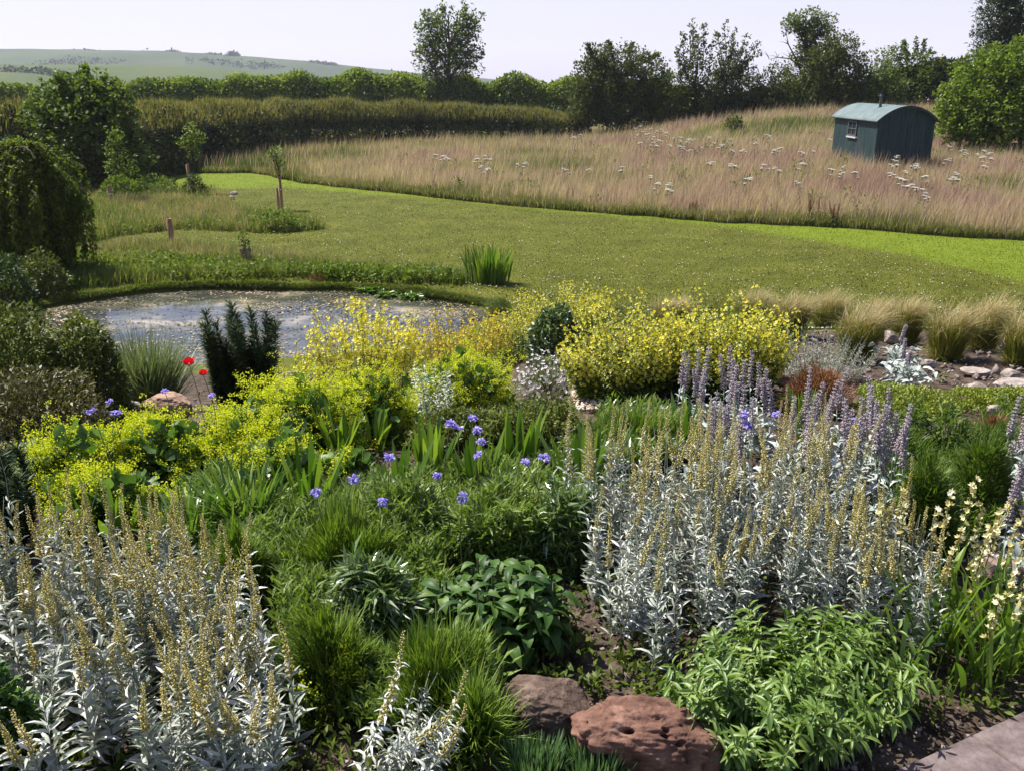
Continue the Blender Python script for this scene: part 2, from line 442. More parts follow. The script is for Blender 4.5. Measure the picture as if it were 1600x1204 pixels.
# ---------------------------------------------------------------- the ground sheet
def ground():
    ys = np.concatenate([np.linspace(-4, 1.5, 12)[:-1], np.geomspace(1.5, 900, 520)])
    s = np.linspace(-1.25, 1.25, 261)
    Y = np.repeat(ys[:, None], len(s), 1); X = s[None] * (np.abs(Y) * .95 + 4.5)
    Z = g(X, Y)
    nearb = 1 - ss(Y, 9, 14)
    Z = Z + nearb * (.025 * wob(X, Y, 5, 21) + .012 * wob(X, Y, 16, 22) - .03)
    V = np.stack([X, Y, Z], -1).reshape(-1, 3)
    idx = np.arange(V.shape[0]).reshape(X.shape)
    q = np.stack([idx[:-1, :-1], idx[:-1, 1:], idx[1:, 1:], idx[1:, :-1]], -1).reshape(-1, 4)
    c = V[q].mean(1); cx, cyy = c[:, 0], c[:, 1]
    m = np.zeros(len(q), int)
    edge = np.where(cx > .5, 9.9, 12.2) + .3 * wob(cx, cyy, 1, 3)
    m[cyy > edge] = 1
    m[cyy > ymead(cx) + .2] = 2
    m[cyy > 100] = 3
    mb = MB(); mb.add(V, q, None, m)
    lawn = bpy.data.materials.new('lawn_ground'); lawn.use_nodes = True; nt = lawn.node_tree
    b = nt.nodes['Principled BSDF']; b.inputs['Roughness'].default_value = .9; b.inputs['Specular IOR Level'].default_value = .1
    tc = nt.nodes.new('ShaderNodeTexCoord'); n1 = nt.nodes.new('ShaderNodeTexNoise'); n1.inputs['Scale'].default_value = .9; n1.inputs['Detail'].default_value = 9; n1.inputs['Roughness'].default_value = .7
    nt.links.new(tc.outputs['Object'], n1.inputs['Vector'])
    r1 = ramp_nodes(nt, [(.05, .056, .007), (.075, .082, .0095), (.1, .103, .014)]); r2 = ramp_nodes(nt, [(.085, .115, .007), (.105, .14, .009), (.125, .155, .012)])
    mr = nt.nodes.new('ShaderNodeMapRange'); mr.inputs['From Min'].default_value = .32; mr.inputs['From Max'].default_value = .68
    nt.links.new(n1.outputs['Fac'], mr.inputs[0])
    nt.links.new(mr.outputs[0], r1.inputs[0]); nt.links.new(mr.outputs[0], r2.inputs[0])
    a = nt.nodes.new('ShaderNodeAttribute'); a.attribute_name = 'mown'
    mx = nt.nodes.new('ShaderNodeMix'); mx.data_type = 'RGBA'
    nt.links.new(a.outputs['Fac'], mx.inputs['Factor']); nt.links.new(r1.outputs[0], mx.inputs['A']); nt.links.new(r2.outputs[0], mx.inputs['B'])
    nt.links.new(mx.outputs['Result'], b.inputs['Base Color'])
    field = solidmat('field', [(.04, .065, .016), (.06, .08, .02), (.08, .095, .026)], .02, .95, .1, 0)
    earth = solidmat('meadow_earth', [(.04, .06, .012), (.09, .1, .03), (.15, .13, .06)], .8, .95, .1, 0)
    o = mb.build('ground', [G['soil'], lawn, earth, field], smooth=True)
    at_ = o.data.attributes.new('mown', 'FLOAT', 'POINT')
    at_.data.foreach_set('value', strip_(V[:, 0], V[:, 1]).astype(np.float32))
    kind(o, 'structure')
ground()

def far_hill():
    us = np.linspace(-500, 1100, 160)
    rv = np.interp(us, [-500, 0, 120, 240, 350, 480, 600, 700, 850, 1100], [74, 77, 78, 80.5, 86, 96, 109, 119, 130, 140])
    t = np.linspace(0, 1, 26)
    V = []
    for i, (u, v) in enumerate(zip(us, rv)):
        top = at(u, v + .5 * math.sin(i * .9) * .5, 1200.)
        for k in t:
            y = 760 + 440 * k; z = -34 + (top[2] + 34) * (math.sin(k * math.pi / 2) ** 1.15)
            V.append([top[0] * y / 1200, y, z + 2.2 * float(wob(top[0] * .02, y * .02, 1, 8)) * math.sin(k * math.pi)])
        V.append([top[0] * 1.2, 1500, -30])
    n = len(t) + 1
    idx = np.arange(len(V)).reshape(len(us), n)
    q = np.stack([idx[:-1, :-1], idx[1:, :-1], idx[1:, 1:], idx[:-1, 1:]], -1).reshape(-1, 4)
    mb = MB(); mb.add(V, q)
    o = mb.build('hills', solidmat('hill_turf', [(.035, .055, .024), (.046, .068, .028), (.065, .085, .036)], .012, .95, .1, 0), smooth=True)
    kind(o, 'structure')
    VA = np.array(V).reshape(len(us), n, 3)
    # scrub on the slope
    mb = MB(); P = []
    for _ in range(5000):
        i = rng.integers(30, 118); k = int(rng.integers(4, 25)); p = VA[i, k]
        w = float(wob(p[0] * .018, p[1] * .03, 1, 14)) + .55 * (1 - abs(k - 11) / 12) - .62
        if rng.random() < w * 1.6: P.append(p + np.array([rng.uniform(-5, 5), rng.uniform(-9, 9), 1.0]))
    P = np.array(P)
    n_ = 10
    B = np.repeat(P, n_, 0) + rng.normal(0, 1, (len(P) * n_, 3)) * [2.6, 2.6, .9]
    leaves(mb, B, rdir(len(B)), U(1.2, 3.2, len(B)), U(1., 2.4, len(B)))
    o = mb.build('hillside_scrub', leafmat('scrub_leaf', [(.02, .032, .012), (.035, .05, .018), (.055, .07, .026)], 1, 0, 0)); kind(o, 'stuff', 'dark scrub scattered over the far hillside')
    def copse(u, v, wid, hgt, label):
        c = at(u, v, 1150); c[2] -= 1
        mb = MB(); n = int(30 * wid)
        w_, h_ = wid / F * 1200, hgt / F * 1200
        a = np.abs(np.linspace(-1, 1, n))
        B = np.column_stack([U(-.5, .5, n) * w_, U(-8, 8, n), U(0, 1, n) * h_ * (1 - .35 * a)]) + c
        B[:, 0] = c[0] + np.linspace(-.5, .5, n) * w_ + N_(0, 1, n)
        leaves(mb, B, rdir(n), U(2, 4, n), U(2, 3, n))
        tag(mb.build('copse', G['darkleaf'], origin=tuple(c)), label, 'copse', 'copses on the far hill')
    copse(364, 90, 15, 9, 'square dark copse standing on the skyline of the far hill')
    copse(330, 88, 22, 4, 'low row of trees on the skyline beside the square copse')
    copse(488, 103, 66, 6, 'long dark wood lying across the lower end of the far hill')
    copse(136, 84, 34, 6, 'small dark wood just under the highest part of the hill crest')
    copse(268, 83, 14, 3, 'tiny tuft of trees on the hill skyline before the ridge dips')
    def field_row(pts, label):
        mb = MB()
        for (u0, D0), (u1, D1) in zip(pts[:-1], pts[1:]):
            n = 500; t = rng.random(n); uu = u0 + (u1 - u0) * t; DD = D0 + (D1 - D0) * t
            X = (uu - 800) / F * DD * .95; Z = g(X, DD)
            leaves(mb, np.column_stack([X + N_(0, .6, n), DD + N_(0, 1, n), Z + U(0, 2.6, n)]), rdir(n), U(1, 2, n), U(.8, 1.6, n))
        tag(mb.build('field_hedgerow', G['darkleaf']), label, 'hedgerow', 'hedgerows between the far fields')
    field_row([(-80, 520), (60, 500), (120, 470)], 'dark hedgerow crossing the pale field below the far hill')
    field_row([(60, 400), (150, 395), (270, 430)], 'lower hedgerow at the foot of the fields above the garden hedge')
far_hill()

# ---------------------------------------------------------------- pond
def pond():
    a = np.linspace(0, 2 * np.pi, 120, endpoint=False)
    rad = np.linspace(0, 1.03, 14)[1:]
    V = [[PC[0], PC[1], -.06]]
    for r in rad:
        k = r * (1 + .05 * np.sin(3 * a + .7) + .03 * np.sin(7 * a))
        V += list(np.column_stack([PC[0] + PRX * k * np.cos(a), PC[1] + PRY * k * np.sin(a), np.full(len(a), -.06)]))
    mb = MB(); n = len(a)
    mb.add(V, np.array([[0, 1 + i, 1 + (i + 1) % n] for i in range(n)]))
    q = [[1 + j * n + i, 1 + (j + 1) * n + i, 1 + (j + 1) * n + (i + 1) % n, 1 + j * n + (i + 1) % n] for j in range(len(rad) - 1) for i in range(n)]
    mb.Fs.append((np.array(q, np.int32), np.zeros(len(q), np.float32), np.zeros(len(q), np.int32)))
    m = bpy.data.materials.new('pond_water'); m.use_nodes = True; nt = m.node_tree; b = nt.nodes['Principled BSDF']
    b.inputs['Base Color'].default_value = (.035, .035, .03, 1); b.inputs['Roughness'].default_value = .06; b.inputs['IOR'].default_value = 1.333
    b.inputs['Specular IOR Level'].default_value = .5
    tc = nt.nodes.new('ShaderNodeTexCoord'); nz = nt.nodes.new('ShaderNodeTexNoise'); nz.inputs['Scale'].default_value = 3; nz.inputs['Detail'].default_value = 4
    bp = nt.nodes.new('ShaderNodeBump'); bp.inputs['Strength'].default_value = .12; bp.inputs['Distance'].default_value = .05
    nt.links.new(tc.outputs['Object'], nz.inputs['Vector']); nt.links.new(nz.outputs['Fac'], bp.inputs['Height']); nt.links.new(bp.outputs[0], b.inputs['Normal'])
    # algae film just under the surface: patches of khaki
    n2 = nt.nodes.new('ShaderNodeTexNoise'); n2.inputs['Scale'].default_value = .7; n2.inputs['Detail'].default_value = 9; n2.inputs['Roughness'].default_value = .68
    mp = nt.nodes.new('ShaderNodeMapping'); mp.inputs['Scale'].default_value = (1, 1.6, 1); nt.links.new(tc.outputs['Object'], mp.inputs[0]); nt.links.new(mp.outputs[0], n2.inputs['Vector'])
    mr = nt.nodes.new('ShaderNodeMapRange'); mr.inputs['From Min'].default_value = .42; mr.inputs['From Max'].default_value = .66
    nt.links.new(n2.outputs['Fac'], mr.inputs[0])
    cr = ramp_nodes(nt, [(.025, .027, .028), (.08, .075, .055), (.3, .25, .17)]); nt.links.new(mr.outputs[0], cr.inputs[0]); nt.links.new(cr.outputs[0], b.inputs['Base Color'])
    o = mb.build('pond_water', m, smooth=True); kind(o, 'structure')
    # floating weed
    n = 26000
    a = U(0, 2 * np.pi, n); r = np.sqrt(rng.random(n)) * 1.0
    x = PC[0] + PRX * r * np.cos(a); y = PC[1] + PRY * r * np.sin(a)
    w = wob(x, y * 1.7, 1.1, 31) * .5 + wob(x, y * 2, 4, 32) * .35
    bank = ss(pond_r(x, y), .8, .97) * (.2 + .3 * wob(x, y, 1.6, 34) + .25 * (y > PC[1]))
    keep = rng.random(n) < np.clip(.12 + .6 * w + bank, .04, 1)
    x, y = x[keep], y[keep]; n = len(x); keep = pond_r(x, y) < .985; x, y = x[keep], y[keep]; n = len(x)
    mb = MB(); d = rdir(n); d[:, 2] = np.abs(d[:, 2]) * .12
    wr = np.clip(.45 + .3 * wob(x, y, 1.2, 33) + N_(0, .22, n) - .3 * ss(pond_r(x, y), .85, .97), 0, 1)
    leaves(mb, np.column_stack([x, y, np.full(n, -.05)]), d, U(.03, .085, n), U(.02, .05, n), roll=N_(0, .15, n), r=wr)
    wm = leafmat('pond_weed', [(.025, .03, .012), (.09, .08, .035), (.3, .24, .13), (.5, .38, .25)], .6, .1, .3)
    o = mb.build('pond_weed', wm); kind(o, 'stuff', 'brown and khaki floating weed on the pond')
pond()

# ---------------------------------------------------------------- trees
def clumps(mb, C, out, mleaf, cr, L, w, up=.3, outw=.6, mat=0, T=T_QUAD, cv=.35):
    n = len(C); P = np.repeat(C, mleaf, 0); o = np.repeat(out, mleaf, 0)
    P = ball(P, 1.0) if np.isscalar(cr) and cr == 1 else P + (ball(np.zeros_like(P), 1.0) * np.repeat(np.broadcast_to(cr, (n,)), mleaf)[:, None])
    d = norm(rdir(len(P)) + o * outw + [0, 0, up])
    r = np.clip(np.repeat(rng.random(n), mleaf) * cv + rng.random(len(P)) * (1 - cv), 0, 1)
    leaves(mb, P, d, U(.7, 1.2, len(P)) * L, U(.7, 1.2, len(P)) * w, r=r, m=mat, T=T)
def tree(name, label, u, D, lobes, mat, L=.2, w=None, dens=1.0, mleaf=9, cr=.3, trunk=.12, lines=(), group=None, cat='tree', fill=.55, bare=(), vb=300, bend=0, twig=1.0, up=.25):
    base = onground(u, D, vb); w = w or L * .62
    root = thing(name, label, cat, tuple(base), group)
    crown, tr = MB(), MB()
    s = pxm(base)
    limbs = []
    for lb in lobes:
        lu, lv, ru, rv = lb[:4]
        dj = rng.uniform(-.35, .35) * ru / s if len(lobes) > 1 else 0
        c = at(lu, lv, D + dj); rx, rz = ru / s, rv / s; ry = min(rx, max(rz, .6) * 1.3)
        n = int(dens * 3.0 * (rx * rz + ry * rz + rx * ry) / (cr * cr)) + 12
        d = rdir(n)
        q = np.where(rng.random(n) < fill, U(.76, 1.08, n), rng.random(n) ** .5 * .9)
        q = q * (1 + .16 * wob(d[:, 0] * 3, d[:, 2] * 3 + d[:, 1] * 2, 1.5, int(lu)))
        P = c + d * q[:, None] * [rx, ry, rz]
        P[:, 2] = np.maximum(P[:, 2], g(P[:, 0], P[:, 1]) + .08)
        clumps(crown, P, d, mleaf, cr * U(.6, 1.15, n), L, w, up)
        limbs.append((c, P))
    for (u0, v0, u1, v1, r) in lines:
        a = at(u0, v0, D + rng.uniform(-.8, .8)); b = at(u1, v1, D + rng.uniform(-1.2, 1.2)); rr = r / s
        n = max(5, int(np.linalg.norm(b - a) / (rr * .42) * dens)); t = np.linspace(0, 1, n)[:, None] ** .9
        P = a + (b - a) * t + rng.normal(0, rr * .3, (n, 3)); d = np.repeat(norm(b - a)[None], n, 0)
        clumps(crown, P, d, mleaf, rr * (1.05 - .5 * t[:, 0]), L, w, .5)
        C = (a + (b - a) * np.linspace(0, 1, 5)[:, None])[None]; tubes(tr, C, .03 * twig, .008, 4)
        limbs.append((a, P[:3]))
    top = max(limbs, key=lambda q: q[0][2])[0]
    th = (top[2] - base[2])
    k = 9; t = np.linspace(0, 1, k)[:, None]
    wig = np.column_stack([np.cumsum(N_(0, .05, k)), np.cumsum(N_(0, .05, k)), np.zeros(k)]) * th * .25; wig[0] = 0
    C = base - [0, 0, .1] + (top - base + [0, 0, .1]) * t * np.array([1, 1, 1]) + wig
    C[:, 0] = base[0] + (top[0] - base[0]) * (t[:, 0] ** 1.8) + wig[:, 0]
    tubes(tr, C[None], trunk, trunk * .22, 7)
    for c, P in limbs:
        j = np.clip((c[2] - base[2]) / max(th, .1) - .28, .12, .9); a, _ = sample(C[None], np.array([0]), np.array([j]))
        m_ = np.linspace(0, 1, 6)[:, None]
        B = a[0] + (c - a[0]) * m_; B[:, 2] += np.sin(m_[:, 0] * np.pi) * .06 * np.linalg.norm(c - a[0]); B += rng.normal(0, .035, B.shape) * np.linalg.norm(c - a[0]) * (m_ * (1 - m_) * 4)
        tubes(tr, B[None], trunk * .42, trunk * .14, 5)
        sel = P[rng.permutation(len(P))[:min(len(P), int(26 * twig))]]
        t_ = rng.random(len(sel)) * .75 + .2; S0 = B[(t_ * 5).astype(int)]
        m5 = np.linspace(0, 1, 5)[None, :, None]
        TW = S0[:, None] + (sel - S0)[:, None] * m5 + rng.normal(0, .05, (len(sel), 5, 3)) * m5 * (1 - m5) * 4
        tubes(tr, TW, trunk * .14, .006, 3)
    for (pts, r) in bare:
        B = np.array([at(x, y, D + rng.uniform(-.3, .3)) for x, y in pts])[None]
        tubes(tr, B, r, r * .2, 4)
        q = B[0]
        for i in range(1, len(q)):
            for _ in range(3):
                e = q[i] + np.array([rng.normal(0, .35), rng.normal(0, .3), rng.uniform(.05, .6)])
                tubes(tr, np.array([q[i] + (e - q[i]) * z + [0, 0, .08 * math.sin(z * 3)] for z in (0, .35, .7, 1)])[None], r * .35, .006, 3)
    tr.build('trunk', G['bark'], root, base)
    crown.build('crown', mat, root, base)
    return root

BG_ = 'hedgerow trees behind the meadow'
tree('field_tree', 'thin open tree with gappy light crown rising alone above the back hedge', 695, 82,
     [(700, 40, 38, 26), (668, 62, 20, 26), (728, 60, 22, 34), (700, 78, 40, 30), (735, 35, 16, 20), (680, 30, 18, 16), (725, 92, 30, 22), (668, 92, 22, 22), (700, 112, 44, 24), (690, 135, 45, 22)],
     G['midleaf'], .26, .19, .62, 8, .42, .17, lines=((730, 30, 722, 6, 6), (742, 40, 757, 22, 6), (655, 50, 650, 38, 5), (690, 25, 692, 12, 6), (660, 85, 646, 80, 5), (745, 95, 755, 84, 5)), group=BG_, fill=.5)
tree('hawthorn_tree', 'broad dark hawthorn standing where the clipped hedge ends', 968, 67,
     [(965, 110, 52, 38), (925, 132, 34, 40), (1005, 125, 40, 40), (970, 150, 78, 42), (920, 165, 30, 30), (1025, 155, 28, 40), (985, 180, 60, 26), (940, 95, 26, 22)],
     G['hawthorn'], .2, .14, 1.1, 10, .36, .2, lines=((925, 90, 918, 68, 4), (985, 85, 988, 68, 4), (1010, 95, 1030, 86, 4), (955, 80, 952, 66, 4)), group=BG_)
tree('pollarded_tree', 'tree with upright bottlebrush shoots beyond the hawthorn', 1085, 66,
     [(1080, 140, 24, 45), (1100, 160, 28, 30), (1070, 165, 22, 24)], G['hawthorn'], .2, .14, 1.0, 10, .32, .14,
     lines=((1078, 110, 1080, 38, 8), (1070, 115, 1067, 55, 7), (1088, 115, 1092, 62, 8), (1098, 110, 1101, 40, 7), (1106, 125, 1112, 70, 7), (1064, 130, 1060, 78, 6), (1085, 90, 1087, 58, 7)), group=BG_)
tree('spreading_tree', 'tree with fanned leafy arms beside the upright bottlebrush tree', 1140, 67,
     [(1140, 105, 24, 32), (1150, 140, 42, 38), (1170, 165, 40, 28), (1120, 150, 24, 36)], G['hawthorn'], .2, .14, .95, 10, .34, .15,
     lines=((1135, 95, 1132, 40, 9), (1142, 95, 1148, 48, 8), (1150, 95, 1166, 58, 8), (1155, 105, 1184, 68, 8), (1150, 110, 1186, 84, 7), (1128, 90, 1120, 52, 7)), group=BG_)
tree('old_ash_tree', 'tall old tree with a pale flat top and bare dead branches below', 1262, 68,
     [(1265, 30, 32, 13), (1240, 38, 18, 13), (1288, 40, 18, 18), (1268, 48, 30, 12), (1275, 80, 34, 30), (1260, 120, 40, 40), (1285, 110, 36, 44), (1245, 150, 34, 30)],
     G['midleaf'], .2, .14, .8, 9, .34, .22, bare=(([(1258, 130), (1245, 95), (1232, 70), (1228, 50)], .09), ([(1250, 105), (1235, 92), (1215, 90), (1202, 93)], .06), ([(1262, 110), (1258, 75), (1248, 50)], .08), ([(1240, 120), (1228, 108), (1212, 104)], .05)), group=BG_)
tree('round_headed_tree', 'dense round headed tree close against the old ash', 1305, 66,
     [(1312, 80, 28, 28), (1295, 105, 34, 40), (1320, 115, 28, 44), (1305, 150, 40, 34)], G['hawthorn'], .2, .14, 1.0, 10, .36, .2, group=BG_)
tree('hedgerow_maple', 'mid green bushy tree between the round headed tree and the ragged twiggy one', 1368, 66,
     [(1365, 118, 34, 34), (1350, 145, 34, 38), (1385, 145, 30, 38)], G['midleaf'], .2, .14, 1.0, 10, .36, .16, group=BG_)
tree('twiggy_tree', 'ragged tree with spiky bare twig tips behind the green hut', 1422, 70,
     [(1400, 92, 18, 20), (1425, 110, 40, 26), (1420, 140, 48, 36), (1455, 140, 34, 34)], G['midleaf'], .2, .13, .9, 9, .36, .16,
     lines=((1418, 95, 1412, 64, 4), (1428, 95, 1432, 62, 4), (1436, 98, 1446, 64, 4), (1440, 102, 1454, 78, 4)), group=BG_)
tree('dark_elder_tree', 'low dark bushy tree filling the gap before the old ash', 1212, 66,
     [(1205, 140, 26, 36), (1225, 150, 26, 36), (1195, 165, 24, 24)], G['hawthorn'], .2, .14, 1.0, 10, .36, .14, group=BG_)
tree('pale_elder_bush', 'lighter leafy bush low between hawthorn and upright bottlebrush tree', 1048, 66,
     [(1045, 150, 26, 34), (1060, 165, 26, 28), (1030, 175, 22, 24)], G['midleaf'], .2, .14, 1.0, 10, .34, .12, group=BG_)
tree('pine_tree', 'dark pine top rising over the pale green bush beside the hut', 1572, 52,
     [(1565, 25, 34, 28), (1590, 0, 34, 34), (1550, 60, 26, 24), (1595, 60, 38, 40), (1580, 100, 40, 40), (1540, 90, 22, 22), (1575, -25, 26, 28)], G['conifer'], .22, .07, 1.5, 13, .36, .25, up=.5)
tree('great_bush', 'huge pale green hawthorn bush reaching the ground beside the hut', 1560, 43,
     [(1530, 130, 44, 44), (1575, 115, 50, 46), (1498, 160, 34, 36), (1490, 195, 26, 28), (1550, 180, 60, 46), (1610, 150, 50, 70), (1530, 205, 44, 24), (1590, 205, 50, 28), (1620, 90, 40, 40)],
     G['lightleaf'], .17, .13, 1.3, 11, .3, .2, cat='bush')
tree('sycamore_tree', 'broad bushy tree with deep black shade standing against the clipped hedge', 128, 36,
     [(130, 145, 44, 30), (92, 165, 42, 40), (166, 175, 40, 40), (125, 200, 72, 46), (82, 225, 44, 44), (175, 225, 42, 44), (202, 250, 28, 36), (130, 250, 60, 36), (205, 275, 20, 16), (70, 190, 28, 34)],
     G['midleaf'], .18, .14, 1.5, 11, .28, .1, lines=((130, 125, 132, 106, 7), (100, 140, 92, 122, 7), (155, 150, 165, 130, 7)))

def weeping():
    D = 19.2; base = onground(18, D, 430); root = thing('weeping_tree', 'dense dark weeping tree trailing to the ground at the pond end', 'tree', tuple(base))
    top = at(28, 232, D); s = pxm(base)
    tr, cw = MB(), MB()
    C = np.array([base + (top - base) * t + [0, .05 * math.sin(t * 5), 0] for t in np.linspace(-.05, 1, 8)])
    tubes(tr, C[None], .11, .05, 7)
    n = 420
    az = U(0, 2 * np.pi, n); R0 = U(.2, 1.0, n) ** .6 * 76 / s * U(.7, 1.2, n) * (1 + .18 * np.sin(az * 5 + 1))
    h0 = top[2] + U(-.9, .15, n) - .22 * R0
    k = 12; t = np.linspace(0, 1, k)[None]
    rr = R0[:, None] * np.minimum(1, np.sin(np.minimum(t * 2.4, np.pi / 2)))
    zt = h0[:, None] + .18 * np.sin(np.minimum(t * 4, np.pi))
    end = base[2] + U(.05, 1.5, n) ** 1.2
    z = zt - (np.clip(t - .22, 0, 1) / .78) ** 1.15 * (h0 - end)[:, None]
    S = np.stack([top[0] + rr * np.cos(az)[:, None] - .25 * t * 0, top[1] + rr * np.sin(az)[:, None], z], -1)
    S += rng.normal(0, .02, S.shape)
    tubes(tr, S, .012, .003, 3)
    m = 150; i = np.repeat(np.arange(n), m); P, tg = sample(S, i, U(.1, 1, n * m))
    leaves(cw, P + rng.normal(0, .035, P.shape), norm(tg * .7 + rdir(len(P)) * .7), U(.06, .1, len(P)), U(.035, .06, len(P)), r=np.clip(np.repeat(rng.random(n), m) * .5 + rng.random(n * m) * .55, 0, 1))
    tubes(tr, np.array([at(22, 232, D - .4), at(38, 230, D - .5), at(48, 237, D - .6), at(53, 247, D - .7)])[None], .03, .012, 5)
    tr.build('trunk', G['bark'], root, base); cw.build('crown', G['birch'], root, base)
weeping()

# ---------------------------------------------------------------- hedges
def hedge(name, label, pts, thick, mat, L, dens, shoots=0, lump=.12, topshape=.5, cat='hedge', group=None):
    """pts: (u, D, v of the top); leaves over a rounded wall of foliage"""
    pts = np.array(pts, float)
    q = []
    for u, D, vt in pts:
        b = onground(u, D, 220); q.append([b[0], b[1], b[2], htop(b, vt)])
    q = np.array(q); seg = np.hypot(*np.diff(q[:, :2], axis=0).T); cum = np.concatenate([[0], np.cumsum(seg)])
    n = int(cum[-1] * dens); t = U(0, cum[-1], n)
    I = lambda j: np.interp(t, cum, q[:, j])
    X, Y, Hh = I(0), I(1), I(3)
    dx = np.gradient(np.interp(np.linspace(0, cum[-1], 400), cum, q[:, 0])); dy = np.gradient(np.interp(np.linspace(0, cum[-1], 400), cum, q[:, 1]))
    ii = np.clip((t / cum[-1] * 399).astype(int), 0, 399); tx = np.column_stack([dx[ii], dy[ii]]); tx = norm(tx); nx = np.column_stack([tx[:, 1], -tx[:, 0]])
    ph = U(0, 1, n)                                  # round the section: front foot, over the top, back foot
    a = np.pi * ph
    sx = np.sign(np.cos(a)) * np.abs(np.cos(a)) ** topshape; sz = np.abs(np.sin(a)) ** topshape
    sz = sz * (1 + lump * wob(t * .8, ph * 2, 1.1, int(abs(pts[0][0])) + 3))
    dpt = 1 - np.abs(N_(0, .16, n)).clip(0, .6)
    off = sx * thick * .5 * dpt
    X = X + nx[:, 0] * off; Y = Y + nx[:, 1] * off
    Z = g(X, Y) + np.maximum(sz * Hh * np.where(sz > .6, dpt, 1), .05)
    out = np.column_stack([nx[:, 0] * sx, nx[:, 1] * sx, sz])
    base = np.array([q[:, 0].mean(), q[:, 1].mean(), q[:, 2].min()])
    root = thing(name, label, cat, tuple(base), group)
    mb = MB(); leaves(mb, np.column_stack([X, Y, Z]), norm(out * .5 + rdir(n)), U(.7, 1.3, n) * L, U(.5, .85, n) * L, r=np.clip(.35 + .3 * wob(X, Y, .7, 4) + N_(0, .25, n), 0, 1))
    fol = mb
    if shoots:
        m = ph * 0 > 1
        m = (sz > .62); idx = rng.permutation(np.where(m)[0])[:shoots]
        mb = MB(); P = np.column_stack([X, Y, Z])[idx] - [0, 0, .05]
        blades(mb, P, U(0, 6.28, len(idx)), U(0, .5, len(idx)), U(-.2, .5, len(idx)), U(.2, .55, len(idx)), U(.028, .055, len(idx)), 3)
        mb.build('shoots', G['shoot'], root, base)
    # woody inside
    mb = fol; m_ = int(cum[-1] * 2); tt = U(0, cum[-1], m_)
    BX, BY = np.interp(tt, cum, q[:, 0]), np.interp(tt, cum, q[:, 1]); BH = np.interp(tt, cum, q[:, 3])
    B = np.column_stack([BX, BY, g(BX, BY) - .05]); B[:, :2] += rng.normal(0, thick * .12, (m_, 2))
    tubes(mb, curve(B, U(0, 6.28, m_), U(0, .35, m_), U(-.3, .3, m_), BH * .85, 5), .04, .012, 4, m=1)
    mb.build('foliage', [mat, G['bark']], root, base)
hedge('clipped_hedge', 'long clipped hedge with dark face and olive shoots along its top', [(-90, 35, 168), (40, 36.5, 166), (150, 38, 163), (230, 42, 163), (300, 47, 163), (380, 53, 161), (450, 58, 160), (640, 65, 164), (800, 67, 170), (915, 68, 178)], 3.4, G['hedge'], .17, 2100, 60000, .09, .95)
hedge('field_hedge', 'tall loose leafy field hedge showing over the clipped hedge', [(-90, 80, 138), (60, 82, 134), (160, 84, 128), (260, 84, 124), (400, 84, 120), (520, 84, 119), (600, 84, 116), (690, 84, 124), (780, 84, 120), (900, 84, 124), (1080, 84, 140)], 3.4, leafmat('field_hedge_leaf', [(.06, .1, .01), (.15, .2, .02), (.26, .3, .045)], .55, .4, .18), .28, 1300, 5000, .12, .75)
hedge('overgrown_hedge', 'dark overgrown hedge along the back of the meadow behind the hut', [(1060, 69, 160), (1130, 69, 150), (1200, 70, 138), (1290, 70, 130), (1380, 70, 122), (1450, 70, 106), (1500, 69, 112), (1620, 66, 120), (1760, 62, 120)], 3.6, G['hawthorn'], .24, 1700, 0, .25, .7)

